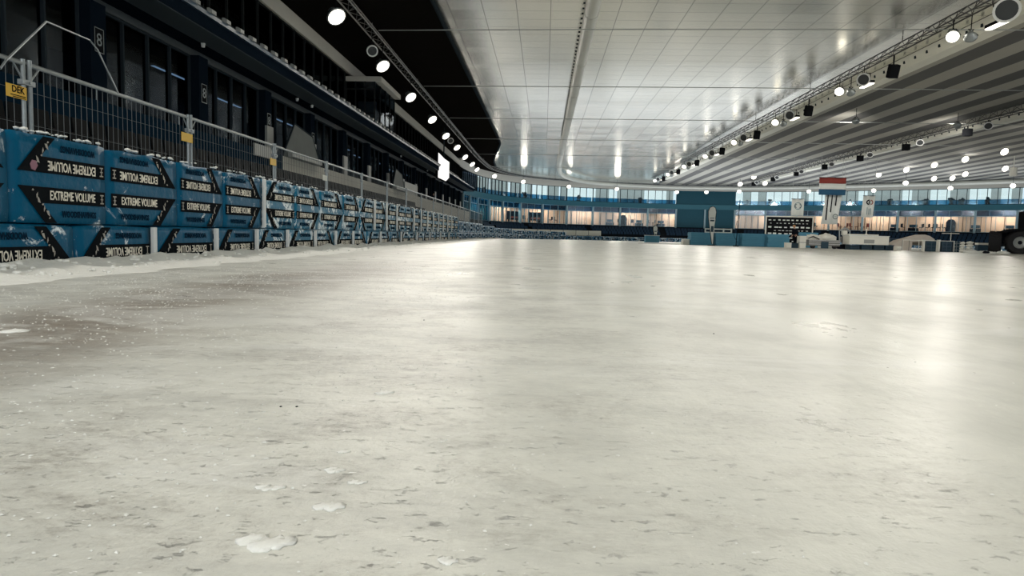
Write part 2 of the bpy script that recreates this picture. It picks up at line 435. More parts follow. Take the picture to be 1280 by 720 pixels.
for i in range(520):
    t = 3+random.random()**1.5*30; p, nr, d = BAR.at(t); oo = .05+random.random()**1.6*.62; r_ = random.uniform(.008, .034)*(1-.5*oo)
    mb.ball((p.x+nr[0]*oo, p.y, max(.0, .095*(1-oo*1.35))), r_, 4, 1.2, 1.5, .8, .9)
tag(mb.build('snow_bank', 'snow', smooth=True, fix=False), 'low lumpy bank of scraped snow along the foot of the blue barrier', 'snow', kind='stuff')

# ------------------------------------------------------------------ grandstand on the left
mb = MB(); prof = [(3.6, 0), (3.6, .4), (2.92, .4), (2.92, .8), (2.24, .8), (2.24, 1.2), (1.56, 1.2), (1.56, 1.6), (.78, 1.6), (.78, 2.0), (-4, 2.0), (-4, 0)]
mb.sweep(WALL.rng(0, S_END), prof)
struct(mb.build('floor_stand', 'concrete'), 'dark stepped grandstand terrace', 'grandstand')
mb = MB(); mb.sweep(WALL.rng(0, SL(80)), [(.72, 2.0), (.86, 1.7), (.86, 2.86), (.72, 2.86)])
mb = MB(); mb.sweep(WALL.rng(SL(22.8), SL(80)), [(.72, 2.0), (.86, 1.7), (.86, 2.86), (.72, 2.86)])
struct(mb.build('wall_parapet', 'parapet'), 'pale concrete parapet above the black seats', 'wall')
mb = MB(); mb.sweep(WALL.rng(0, SL(22.8)), [(.72, 2.0), (.86, 1.7), (.86, 2.86), (.72, 2.86)])
struct(mb.build('wall_parapet_dark', 'navyglass'), 'dark blue parapet panels behind the nearer seats', 'wall')
# handrail
rt = thing('handrail', WALL.M(0, .79, 0).translation, 0, 'thin grey metal handrail along the pale parapet of the left stand', 'railing')
rt.location = (-8.91, 4, 2.86)
mb = MB(); mb.tube([(0, 0, .28), (0, 74, .28)], .025, 6); mb.build('rail', 'rail', rt)
for k in range(25):
    MB().cyl((0, k*3.05+.2, 0), (0, k*3.05+.2, .28), .018, 6).build('rail_post', 'rail', rt)

def make_seat():
    mb = MB()
    pts = [(.19, .40), (.17, .43), (-.16, .41), (-.20, .46), (-.25, .78), (-.29, .79), (-.25, .42), (-.19, .36), (.17, .38)]
    mb.prism(pts, -.215, .215, lambda u, v, w_: (u, w_, v))
    mb.box(-.06, .06, -.03, .03, 0, .38)
    return mb.build('stadium_seat', 'seat', bevel=.02)
seat0 = None; ns = 0
LSEAT = 'black plastic tip-up seat in the left stand behind the fence'
GSEAT = 'black seats in the left grandstand'
allseats = []
for r, (xo, zz) in enumerate([(3.25, .4), (2.58, .8), (1.9, 1.2), (1.22, 1.6)]):
    y = 8.5
    while y < 47-r*.4:
        allseats.append((-9.7+xo, y, zz)); y += .51
allseats.sort(key=lambda t: (t[1], -t[0]))
cnt = {}
for i, (x, y, z) in enumerate(allseats[:300]):
    if seat0 is None: s_ = seat0 = tag(make_seat(), LSEAT, 'seat', GSEAT)
    else: s_ = seat0.copy(); C.objects.link(s_)
    s_.location = (x, y, z); rw = int(round((z-.4)/.4)); cnt[rw] = cnt.get(rw, 0)+1
    s_['label'] = 'black tip-up seat in the %s row of the left stand, %s along' % (['lowest', 'second', 'third', 'top'][rw], num(cnt[rw]))
if len(allseats) > 300:
    mb = MB()
    for (x, y, z) in allseats[300:]:
        mb.prism([(.19, .40), (-.16, .41), (-.25, .78), (-.29, .79), (-.19, .36), (.17, .38)], -.215, .215, lambda u, v, w_: (x+u, y+w_, z+v))
        mb.box(x-.06, x+.06, y-.03, y+.03, z, z+.38)
    tag(mb.build('stadium_seat', 'seat'), 'far end of the black seat rows in the left stand', 'seat', GSEAT, 'stuff')
# seats of the far stand: tiny and beyond counting
mb = MB()
t = SL(82)
while t < S_END-2:
    for xo, zz in [(3.25, .4), (2.58, .8), (1.9, 1.15)]:
        if int(t/.52) % 24 in (0, 1): continue
        M = WALL.M(t, xo, zz)
        mb.add([M @ Vector(v) for v in [(.2, -.2, .38), (.2, .2, .38), (-.16, .2, .38), (-.16, -.2, .38), (-.27, -.2, .78), (-.27, .2, .78)]], [(0, 1, 2, 3), (3, 2, 5, 4)])
    t += .52
tag(mb.build('far_seat_rows', 'farseat', fix=False), 'dark seat rows of the stand around the far bend', 'seat', kind='stuff')

# ------------------------------------------------------------------ facade shells (continuous)
def shell(name, prof, a, b, mat, lab, cat='wall'):
    return struct(MB().sweep(WALL.rng(a, b), prof).build(name, mat), lab, cat)
shell('wall_left', [(-3.6, 5.05), (-3.5, 5.05), (-3.5, 8.7), (-3.6, 8.7)], 0, S_TEAL, 'inner', 'dark inner wall behind the upper left glazing')
shell('wall_left', [(-3.6, 2.0), (-3.5, 2.0), (-3.5, 5.05), (-3.6, 5.05)], 0, S_TEAL, 'innerlow', 'grey inner wall behind the lower left glazing')
shell('wall_far', [(-2.3, 2.0), (-2.2, 2.0), (-2.2, 4.25), (-2.3, 4.25)], SL(84), S_END, 'peach', 'peach wood inner wall behind the far glazing')
shell('wall_far', [(-2.3, 4.25), (-2.2, 4.25), (-2.2, 5.3), (-2.3, 5.3)], S_TEAL-3, S_END, 'innerteal', 'dark teal bulkhead above the peach wall')
shell('wall_far', [(-2.3, 2.0), (-2.2, 2.0), (-2.2, 4.25), (-2.3, 4.25)], S_TEAL-3, SL(84), 'innerteal', 'dark teal inner wall at the left corner of the far building')
shell('ceiling_gallery', [(-3.6, 8.72), (.0, 8.72), (.0, 8.8), (-3.6, 8.8)], 0, S_END, 'inner', 'roof over the upper gallery', 'ceiling')
shell('floor_gallery', [(-3.6, 5.05), (-.02, 5.05), (-.02, 5.5), (-3.6, 5.5)], 0, S_END, 'inner', 'upper gallery floor', 'floor')
shell('trim_1', [(0, 5.2), (1.4, 5.2), (1.4, 5.5), (0, 5.5)], 0, S_TEAL, 'navy', 'dark navy balcony fascia of the left stand', 'balcony')
shell('trim_2', [(1.37, 5.5), (1.46, 5.5), (1.46, 5.60), (1.37, 5.60)], 0, S_TEAL, 'navyedge', 'blue edge profile along the balcony', 'trim')
shell('trim_3', [(.65, 5.185), (1.38, 5.185), (1.38, 5.198), (.65, 5.198)], 0, S_TEAL, 'soffit', 'grey soffit strip under the balcony', 'trim')
shell('trim_4', [(-.02, 5.02), (.10, 5.02), (.10, 5.198), (-.02, 5.198)], 0, S_TEAL, 'header', 'grey header over the lower windows', 'trim')
shell('trim_5', [(-.1, 4.98), (.18, 4.98), (.18, 5.72), (-.1, 5.72)], S_TEAL, S_END, 'teal', 'teal band between the two floors of the far building', 'trim')
shell('trim_6', [(-.1, 7.92), (.16, 7.92), (.16, 8.46), (-.1, 8.46)], 0, SL(77), 'cream', 'cream cladding strip above the upper windows', 'trim')
shell('trim_7', [(-.1, 7.86), (.16, 7.86), (.16, 8.72), (-.1, 8.72)], SL(77), S_END, 'cream', 'cream cladding strip above the far windows', 'trim')
shell('wall_plinth', [(-.1, 2.0), (.1, 2.0), (.1, 2.12), (-.1, 2.12)], 0, S_END, 'navy', 'dark sill under the lower glazing')

# ------------------------------------------------------------------ bays of glazing
nwin = [0]
def window(t0, t1, z0, z1, panes, framemat, glassmat, lab, bar=None, fw=.05):
    """one bay of glazing: frame with mullions, glass"""
    nwin[0] += 1
    tm = (t0+t1)/2; M = WALL.M(tm, 0, 0); hw = (t1-t0)/2
    mb = MB(); o = MB()
    for (a, b, c, d) in [(-hw, hw, z0, z0+fw), (-hw, hw, z1-fw, z1)]: mb.box(-.06, .06, a, b, c, d, M)
    for k in range(panes+1):
        y = -hw+2*hw*k/panes
        mb.box(-.06, .07, max(-hw, y-fw/2), min(hw, y+fw/2), z0, z1, M)
    if bar: mb.box(-.05, .06, -hw, hw, bar-.03, bar+.03, M)
    fr = mb.build('window_%d' % nwin[0], framemat)
    struct(fr, lab, 'window')
    g = MB().box(-.012, .0, -hw, hw, z0, z1, M).build('pane', glassmat, fr)
    return fr
ncol = [7]
PITCH = 4.42
t = SL(18.36)-PITCH*4; bay = 0
while t < S_TEAL-1:
    # column
    M = WALL.M(t+.25, 0, 0)
    if t > 0:
        ncol[0] += 1
        cb = MB().box(-.1, .30, -.25, .25, 2.0, 5.02, M).build('trim_%d' % ncol[0], 'navy')
        struct(cb, 'dark navy column of the left stand', 'column')
        if t > SL(21): MB().box(.28, .36, -.27, .27, 2.0, 3.85, M).build('casing', 'casing', cb)
    e = min(t+PITCH, S_TEAL)
    window(max(t+.5, .1), e, 2.12, 5.02, 4, 'frame', 'darkglass', 'dark lower window bay of the left stand')
    window(max(t, .1), e, 5.52, 7.92, 4, 'frameup', 'darkglass', 'dark upper window bay of the left stand', bar=6.5)
    t += PITCH; bay += 1
# far building bays
t = S_TEAL; bay = 0; NB = int((S_END-S_TEAL)/4.5)
BAYX = []
while t+4.5 < S_END:
    p, nr, d = WALL.at(t+2.25); sx_ = p.x
    ncol[0] += 1
    struct(MB().box(-.05, .22, -.13, .13, 2.0, 4.98, WALL.M(t)).build('trim_%d' % ncol[0], 'tealframe'), 'blue-grey column of the far building', 'column')
    solid = 22.5 < sx_ < 29.5
    ang = sx_/p.y
    if solid:
        struct(MB().box(-.12, .05, -2.25, 2.25, 2.0, 4.98, WALL.M(t+2.25)).build('wall_far', 'tealdark'), 'solid teal wall panel of the far building', 'wall')
        struct(MB().box(-.12, .05, -2.25, 2.25, 5.72, 7.86, WALL.M(t+2.25)).build('wall_far', 'tealdark'), 'solid teal wall panel of the far building', 'wall')
    else:
        window(t+.1, t+4.4, 4.20, 4.98, 3, 'tealframe', 'tealglass', 'teal transom bay of the far building', fw=.04)
        window(t+.1, t+4.4, 2.12, 4.20, 5 if bay % 2 else 4, 'tealframe', 'tealglass' if bay < 3 or ang > .95 else 'clearglass', 'lower window bay of the far building', fw=.05)
        window(t, t+4.5, 5.72, 7.86, 4, 'frame', 'darkglass' if bay < 2 or ang > .70 else 'clearglass', 'upper window bay of the far building', fw=.06)
        # teal balustrade glass in front of the upper floor
        struct(MB().box(-.5, -.48, -2.25, 2.25, 5.72, 6.42, WALL.M(t+2.25)).build('window_balustrade', 'tealglass'), 'teal glass balustrade of the upper gallery', 'balustrade')
        # backing: blinds or daylight, pane by pane
        for k in range(4):
            u = random.random()
            bright = (bay in (7, 8, 12, 13, 14) and u < .8) or (bay > 9 and u < .45) or (bay in (5, 6) and u < .25)
            mm = 'inner' if (bay < 1 or ang > .72) else ('daylight' if bright else 'blind')
            struct(MB().box(-2.2, -2.15, -2.25+k*1.125, -2.25+(k+1)*1.125, 5.5, 8.2, WALL.M(t+2.25)).build('window_blind', mm),
                   'outer pane of the upper gallery', 'window')
    BAYX.append((t, sx_, solid)); t += 4.5; bay += 1
NFAR = bay
# joints and doors in the peach wall
mb = MB(); t = SL(84)
while t < S_END-3:
    mb.box(-2.2, -2.16, -.03, .03, 2.0, 4.25, WALL.M(t)); t += random.choice([.9, 1.1, 1.4])
struct(mb.build('trim_joints', 'inner'), 'dark joints between the peach wall panels', 'trim')

# ------------------------------------------------------------------ ceiling
def zc(y): return 9.1-.009*max(0, y-60)
def ymax_at(x):
    best = 200
    for a, b in zip(WALL.p, WALL.p[1:]):
        if a.y > 40 and min(a.x, b.x) <= x <= max(a.x, b.x) and abs(b.x-a.x) > 1e-6:
            best = min(best, a.y+(b.y-a.y)*(x-a.x)/(b.x-a.x))
    return best if best < 200 else 60
# black perimeter ceiling following the wall, narrowing round the bend
mb = MB(); o = []; S = 0; cells = []
while S <= S_END:
    p, nr, d = WALL.at(S)
    k = min(1, max(0, (S-SL(66))/30)); wdt = 5.3*(1-k)+1.6*k
    cells.append(((p.x, p.y), (p.x+nr[0]*wdt, p.y+nr[1]*wdt))); S += 1.5
vs_ = []
for a, b in cells: vs_ += [(a[0]-.2, a[1], 8.46 if a[1] < 70 else 8.72), (b[0], b[1], zc(b[1])-.03)]
mb.add(vs_, [(2*i, 2*i+1, 2*i+3, 2*i+2) for i in range(len(cells)-1)])
struct(mb.build('ceiling_black', 'ceil_dark'), 'black perimeter ceiling over the left side of the track', 'ceiling')
mb = MB(); mb.tube([(c[1][0], c[1][1], zc(c[1][1])-.06) for c in cells], .09, 6)
struct(mb.build('trim_ceiling_edge', 'frame'), 'dark edge profile of the metal ceiling', 'trim')
# metal panel field
def strip(mb, x0, x1, y0, z=None, lift=0.0):
    ys = [y0, 20, 40, 60, 75, 85, 92, 98, 102, 106, 112]
    a, b = ymax_at(x0)-1.0, ymax_at(x1)-1.0
    prev = None
    for y in ys:
        pa, pb = min(y, a), min(y, b)
        cur = ((x0, pa, zc(pa)+lift), (x1, pb, zc(pb)+lift))
        if prev and (cur[0][1] > prev[0][1]+1e-4 or cur[1][1] > prev[1][1]+1e-4):
            mb.add([prev[0], prev[1], cur[1], cur[0]], [(0, 1, 2, 3)])
        prev = cur
mb = MB(); x = -9.3
while x < 16.5: strip(mb, x, x+.7, -12); x += .7
struct(mb.build('ceiling', 'ceil', fix=False), 'shiny metal panel ceiling over the track', 'ceiling')
# slatted field on the right: pale slats and darker recessed ones
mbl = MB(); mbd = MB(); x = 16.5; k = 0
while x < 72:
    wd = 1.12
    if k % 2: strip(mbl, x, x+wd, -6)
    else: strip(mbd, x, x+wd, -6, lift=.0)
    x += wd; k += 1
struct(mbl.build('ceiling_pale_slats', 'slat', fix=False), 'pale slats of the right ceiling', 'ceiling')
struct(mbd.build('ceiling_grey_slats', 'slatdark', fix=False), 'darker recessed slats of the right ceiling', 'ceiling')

# ducts and beams
dp = [(1.55, -6, 8.85), (1.55, 20, 8.85), (1.55, 40, 8.85), (1.55, 60, 8.85), (1.55, 74, 8.75), (1.6, 82, 8.5), (2.4, 91, 8.2), (6.3, 100.3, 8.12), (12.5, 104.6, 8.12), (22.4, 106.2, 8.12), (33, 103.5, 8.12), (44.5, 95, 8.12), (56, 84, 8.12), (64, 72, 8.12), (69, 60, 8.12)]
dt = thing('ceiling_duct', (0, 0, 0), 0, 'long round grey duct under the metal ceiling that bends along the far wall', 'duct')
pl = [Vector(p) for p in catmull(dp, 1.5)]
MB().tube(pl, .27, 14).build('duct_tube', 'duct', dt, smooth=True)
for i in range(1, len(pl)-1, 5):
    d = (pl[i+1]-pl[i]).normalized(); MB().cyl(pl[i]-d*.03, pl[i]+d*.03, .285, 14).build('joint_ring', 'duct', dt)
mb = MB(); y = 0
while y < 60: mb.cyl((1.27, y, 8.92), (1.20, y, 8.92), .035, 6); y += .6
tag(mb.build('rivet_row', 'frame', dt))
def beam(name, x, y0, y1, w_, zb, zt, lab, mat='beam'):
    r = thing(name, (x, y0, 0), 0, lab, 'beam')
    L_ = y1-y0
    MB().prism([(-w_/2, zt), (-w_*.35, zb), (w_*.35, zb), (w_/2, zt)], 0, L_, lambda u, v, s: (u, s, v)).build('beam_body', mat, r)
    mb = MB(); y = .5
    while y < L_: mb.box(-w_*.47, -w_*.40, y, y+.10, (zb+zt)/2-.06, (zb+zt)/2+.06); y += .95
    mb.build('bolt_plates', 'frame', r)
    return r
beam('ceiling_beam', 17.0, -6, 99, .9, 8.62, 9.15, 'long pale roof beam beside the right light truss with small bolts')
beam('ceiling_beam', 30.6, -2, 99, .8, 8.62, 9.15, 'further pale roof beam at the far right of the ceiling', 'beam')

# trusses
def truss(name, pts, h, lab, mat='truss', step=.55, r=.03):
    root = thing(name, (0, 0, 0), 0, lab, 'truss')
    P = Path([p[:2] for p in pts]); zs = pts[0][2]; ze = pts[-1][2]
    n = int(P.len/step); A = []; B = []; D = []
    for i in range(n+1):
        t = P.len*i/n; p, nr, d = P.at(t); z = zs+(ze-zs)*i/n
        A.append((p.x-nr[0]*h/2, p.y-nr[1]*h/2, z)); B.append((p.x+nr[0]*h/2, p.y+nr[1]*h/2, z)); D.append((p.x, p.y, z+h*.87))
    for c in (A, B, D): MB().tube(c[::2]+[c[-1]], r, 6).build('chord', mat, root)
    mb = MB()
    for i in range(n):
        a, b, c = (A, B, D) if i % 2 else (B, A, D)
        mb.cyl(a[i], b[i+1], r*.5, 4, caps=False); mb.cyl(a[i], c[i+1], r*.5, 4, caps=False); mb.cyl(c[i], b[i+1], r*.5, 4, caps=False)
    mb.build('lacing', mat, root)
    mb = MB()
    for i in range(4, n, 18): mb.cyl(D[i], (D[i][0], D[i][1], zc(D[i][1])-.02), .02, 5)
    mb.build('hanger_rods', mat, root)
    return P
TL = truss('light_truss', [(-7.15, -4, 8.35), (-7.15, 20), (-7.15, 40), (-7.15, 60), (-7.15, 70), (-7.0, 78), (-6.4, 86), (-3.5, 94.5), (2.5, 100.6), (11, 104), (23, 105), (34, 102.5), (46, 93.5, 8.25)], .38, 'aluminium light truss over the left edge of the track')
TR = truss('light_truss', [(14.7, -2, 8.55), (14.7, 30), (14.7, 60), (14.7, 96, 8.55)], .34, 'dark light truss hung with floodlights beside the pale roof beam', 'trussdark')
TS = truss('light_truss', [(28.6, 6, 8.58), (28.6, 40), (28.6, 70), (28.6, 98, 8.58)], .5, 'further dark light truss at the far right of the ceiling', 'trussdark')

# cross cables
for i, y in enumerate([16.5, 27.2, 37.6, 48.0, 58.5, 69, 79]):
    x0 = -6.9; pts = []
    for k in range(13):
        u = k/12; X_ = x0+(34-x0)*u
        pts.append((X_, y+1.2*(1-u)*(1-u)-.4, 8.49 if i < 5 else 8.40-.26*(i-5)))
    MB_ = MB().tube(pts, .022, 5)
    tag(MB_.build('cross_cable', 'cable'), 'thin steel cable crossing under the ceiling, %s from the viewer' % ORD[i], 'cable', 'cross cables under the ceiling')

# ------------------------------------------------------------------ floodlights
def orient(p, target):
    d = (Vector(target)-Vector(p)).normalized()
    return d.to_track_quat('Z', 'Y').to_matrix().to_4x4()
def add_spot(name, parent, R, power, ang=150, col=WARM, blend=.9, off=.12, size=.4):
    ld = bpy.data.lights.new(name, 'SPOT'); ld.energy = power; ld.spot_size = radians(ang); ld.spot_blend = blend; ld.color = col; ld.shadow_soft_size = size
    lo = bpy.data.objects.new(name, ld); C.objects.link(lo); lo.parent = parent
    lo.matrix_local = Matrix.Translation((R @ Vector((0, 0, off))).to_3d()) @ R @ Matrix.Rotation(pi, 4, 'X')
    return lo
def flood(p, target, r, lab, group, lit=True, power=None, cat='floodlight', hang=.25, ang=150):
    root = thing('floodlight', p, 0, lab, cat, group)
    R = orient(p, target); 
    MB().lathe([(.02, -r*1.0), (r*.45, -r*.95), (r*.6, -r*.55), (r*.95, -.03), (r*1.08, 0.02), (r*1.08, .06), (r*1.0, .06)], 16, R).build('housing', 'black' if not lit else 'galv', root, smooth=True)
    MB().lathe([(.001, .03), (r*.95, .03), (r*.95, .065), (.001, .085)], 16, R).build('lens', 'lens' if lit else 'deadlens', root)
    if not lit:
        mb = MB(); mb.lathe([(r*.90, .05), (r*1.12, .05), (r*1.12, .12), (r*.90, .12), (r*.90, .05)], 20, R, caps=False); mb.build('rim', 'rim', root)
    top = ((8.522 if p[0] > 0 else 8.322) if 'truss' in group else zc(p[1]))-p[2]
    MB().cyl((0, 0, hang-.01), (0, 0, max(top, hang+.02)), .018, 6).build('hanger_rod', 'black', root)
    MB().tube([(R @ Vector((r*1.1, 0, 0))).to_3d(), Vector((r*.5, 0, hang)), Vector((-r*.5, 0, hang)), (R @ Vector((-r*1.1, 0, 0))).to_3d()], .02, 5).build('yoke', 'black', root)
    if power: add_spot('lamp', root, R, power, ang)
    return root
YL = [(420, 20), (478, 82), (513, 121), (540, 149), (557, 169.5), (571, 184), (581, 196), (590, 205), (596, 211.5)]
for k, yy in enumerate([-6, 3, 13]):
    flood((-7.1, yy, 7.9), (0.5, yy+1, 0), .26, 'lit floodlight on the left truss before the first one in view, %s of three' % ORD[k], 'floodlights on the left truss', power=SPOT_W)
for k, (px, py) in enumerate(YL):
    d = ray(px, py); p = CAM+d*(-6.96/d.x)
    flood((p.x, p.y, p.z), (p.x+5.5, p.y-4, 0), .30-.004*k, 'glowing warm floodlight on the left truss, %s from the top' % ORD[k], 'floodlights on the left truss', power=SPOT_W*.9)
for k, (px, py) in enumerate([(465, 63), (563, 175.5)]):
    d = ray(px, py); p = CAM+d*(-6.96/d.x)
    flood((p.x, p.y, p.z), (p.x+4, p.y-9, 2), .20, ['unlit round floodlight hanging between the two nearest glowing lamps', 'small unlit floodlight among the glowing lamps far along the left truss', 'unlit round floodlight beside the nearest glowing lamp'][k], 'unlit lamps on the left truss', lit=False)
RING = [(618, 220), (654, 227), (711, 233), (771, 236), (846, 240), (883, 240), (924, 239), (1011, 239), (1092, 238), (1132, 228.5), (1188, 235), (1266, 232)]
for k, (px, py) in enumerate(RING):
    p = atz(px, py, 7.5)
    flood(p, (p.x*.8+3, p.y-10, 0), .30, 'white floodlight at the roof edge of the far bend, %s from left' % ORD[k], 'floodlights round the far bend', power=SPOT_W*1.1, ang=102)
TOPR = [(1098, 218), (1132.5, 212), (1167.5, 206), (1206, 199), (1255, 189.5), (1167, 223), (1190, 222.5), (1206, 217.5), (1256, 210.5), (942, 221), (956, 229), (925, 230)]
for k, (px, py) in enumerate(TOPR):
    p = atz(px, py, 8.6 if k > 4 and k < 9 else 8.75)
    if p.y > 100: p = at(px, py, 97)
    flood(p, (p.x, p.y-16, 0), .34, 'lit lamp under the slatted ceiling at far right, %s of twelve' % ORD[k], 'lamps under the slatted ceiling', power=SPOT_W*.5 if k in (1, 3, 6) else None)
# right truss: in every bay two lit floods, one unlit round lamp, one long bright fixture and a black box
WORDS = ORD
R_END = 14.7
for k in range(9):
    Y0 = 26.0+10.2*k*.93
    if Y0 > 95: break
    w_ = WORDS[k]
    p = Vector((R_END-.17, Y0, 7.95))
    flood(p, (9, Y0-9, 0), .22, 'lit floodlight on the right truss, %s cluster from the right' % w_, 'lit floodlights on the right truss', power=SPOT_W*.8, ang=96)
    flood(p+Vector((.34, -.5, -.15)), (23, Y0+12, 0), .20, 'lit floodlight on the right truss aimed away, in the %s cluster from right' % w_, 'lit floodlights on the right truss', power=SPOT_W*1.2, ang=98)
    flood(Vector((R_END-.17, Y0-2.6 if k else Y0-2.9, 7.95)), (5, Y0-17, 2.0), .26 if k else .34, 'unlit round floodlight with pale rim on the right truss, %s from the right' % w_, 'unlit round lamps on the right truss', lit=False)
    lr = thing('linear_floodlight', (R_END+.55, Y0-1.35, 7.95), 0, 'long bright strip floodlight on the right truss, %s from the right' % w_, 'floodlight', 'strip floodlights on the right truss')
    MB().box(-.12, .12, -.55, .55, .02, .14).build('housing', 'black', lr, bevel=.02)
    MB().box(-.11, .11, -.53, .53, -.03, .02).build('lens', 'lens', lr, bevel=.015)
    MB().tube([(0, -.3, .14), (0, -.3, .5), (-.38, -.3, .5), (-.38, -.3, .61)], .025, 5).build('bracket', 'black', lr)
    sp = thing('loudspeaker', (R_END+.17, Y0-4.6, 7.85), 0, 'small black loudspeaker box under the right truss, %s from the right' % w_, 'loudspeaker', 'black boxes under the right truss')
    Rb = Matrix.Rotation(radians(20), 4, 'X')
    MB().box(-.2, .2, -.16, .16, -.28, .28, Rb).build('speaker_box', 'black', sp, bevel=.02)
    MB().box(-.025, .025, -.02, .02, .27, .672).build('hanger', 'black', sp)
for k in range(8):
    Y0 = 38+8*k
    flood((28.35, Y0, 8.15), (22, Y0-12, 0), .24, 'unlit lamp on the further right truss, %s from the right' % WORDS[k], 'unlit lamps on the further truss', lit=False)
    sp = thing('loudspeaker', (28.85, Y0+3, 8.15), 0, 'black box hanging on the further right truss, %s from the right' % WORDS[k], 'loudspeaker', 'boxes on the further truss')
    MB().box(-.25, .25, -.2, .2, -.25, .25).build('speaker_box', 'black', sp, bevel=.02)
    MB().box(-.03, .03, -.03, .03, .24, .42).build('hanger', 'black', sp)
for k, (x, y) in enumerate([(20, 46), (27, 47), (34, 47)]):  # floods added only to brighten the fronts of the far banners
    flood((x, y, 8.3), (x*1.25, y+24, 4.2), .22, 'added floodlight aimed away to brighten the hanging banners, %s of three' % ORD[k], 'added floodlights brightening the banners', power=SPOT_W*2.6, ang=80)
# extra lamps added to light the near ice, out of the picture above and behind the viewer
for k, (x, y) in enumerate([(4, -4), (12, -2), (5, 8), (14, 12)]):
    flood((x, y, 8.4), (x, y+2, 0), .25, 'added floodlight out of view under the metal ceiling above the viewer, %s of four' % ORD[k], 'added floodlights above the viewer', power=SPOT_W*.9, hang=.6, ang=140)

# ------------------------------------------------------------------ lights inside the far galleries
def strip_lamp(t, off, z, power, col, lab, cat='lamp', L_=3.4, tilt=0):
    z = 4.98; M = WALL.M(t, off, z); root = thing('gallery_lamp', M.translation, math.atan2(M[1][1], M[0][1])-pi/2, lab, cat, 'strip lamps in the galleries')
    MB().box(-.06, .06, -L_/2, L_/2, 0, .06).build('lamp_housing', 'white', root)
    MB().box(-.05, .05, -L_/2+.03, L_/2-.03, -.012, 0).build('tube', 'tube', root)
    if power:
        ld = bpy.data.lights.new('lamp', 'AREA'); ld.shape = 'RECTANGLE'; ld.size = .5; ld.size_y = L_; ld.energy = power; ld.color = col
        lo = bpy.data.objects.new('lamp', ld); C.objects.link(lo); lo.parent = root; lo.location = (0, 0, -.04); lo.rotation_euler = (0, tilt, 0)
t = SL(86); k = 0
while t < S_END-6:
    strip_lamp(t, -.9, 4.85, 150, (1, .93, .85), 'strip lamp in the far lower gallery, %s from the left' % ORD[k]); t += 7.2; k += 1
for k in range(11):
    strip_lamp(SL(20.5+PITCH*k), -1.6-.4*(k % 2), 4.4, [9, 14, 14, 12, 12, 16, 16, 16, 16, 16, 16][k], (.7, .85, 1), 'bluish strip lamp behind the lower left windows, %s bay with one' % ORD[k], L_=2.2)

# ------------------------------------------------------------------ the barrier of wood-shaving bales
BW, BD = 1.36, .95
# face coordinates: u along the face from left to right as seen from the track, v up
FACE = lambda W_: (lambda u, v, w_: Vector((w_, u-W_/2, v)))
def bale_body(W_, H, D_, name, mat, parent, seed=0, puff=.03):
    """stuffed film bale: rounded box with sagging, creased faces; front (track side) at local x = 0"""
    mb = MB(); nx, ny, nz = 6, 10, 7; rad = .035
    def P(a, b, c):                                     # a,b,c in -1..1
        x = -D_/2+a*D_/2; y = b*W_/2; z = H/2+c*H/2
        cx, cy, cz = -D_/2, 0, H/2; ex, ey, ez = D_/2-rad, W_/2-rad, H/2-rad
        qx = max(-ex, min(ex, x-cx)); qy = max(-ey, min(ey, y-cy)); qz = max(-ez, min(ez, z-cz))
        d = Vector((x-cx-qx, y-cy-qy, z-cz-qz))
        if d.length > 1e-6: d = d.normalized()*rad
        p = Vector((cx+qx, cy+qy, cz+qz))+d
        nn = noise.noise(Vector((p.x*3+seed*7.1, p.y*3.2, p.z*4+seed)))
        if a > .99: p.x += .006*nn-.002
        if c > .99: p.z += puff*nn*1.0+.012*(1-b*b)
        if abs(b) > .99: p.y += .008*nn
        return p
    def face(fn, n1, n2):
        o = len(mb.v)
        for i in range(n1+1):
            for j in range(n2+1): mb.v.append(tuple(fn(-1+2*i/n1, -1+2*j/n2)))
        for i in range(n1):
            for j in range(n2): mb.f.append((o+i*(n2+1)+j, o+(i+1)*(n2+1)+j, o+(i+1)*(n2+1)+j+1, o+i*(n2+1)+j+1))
    g = lambda s: (lambda x: math.copysign(abs(x)**s, x))
    e = lambda x: max(-1, min(1, x*1.0))
    face(lambda b, c: P(1, e(b), e(c)), ny, nz); face(lambda b, c: P(-1, e(b), e(c)), ny, nz)
    face(lambda a, b: P(e(a), e(b), 1), nx, ny); face(lambda a, b: P(e(a), e(b), -1), nx, ny)
    face(lambda a, c: P(e(a), 1, e(c)), nx, nz); face(lambda a, c: P(e(a), -1, e(c)), nx, nz)
    o = mb.build(name, mat, parent, smooth=True)
    return o
def halfprint(W_, H, flip, upside, arrow_left):
    """one half of the face print in (u, v) from the bale's middle line to its edge, H = full face height"""
    S = H/.82
    def U(u): return (u if arrow_left else 1-u)*W_
    def V(v): return (H/2+v*S) if upside else (H/2-v*S)
    band = [(.05, .066), (.965, .066), (.965, .215), (.27, .215), (.415, .40), (.30, .40)]
    return [(U(a), V(b)) for a, b in band], U, V, S
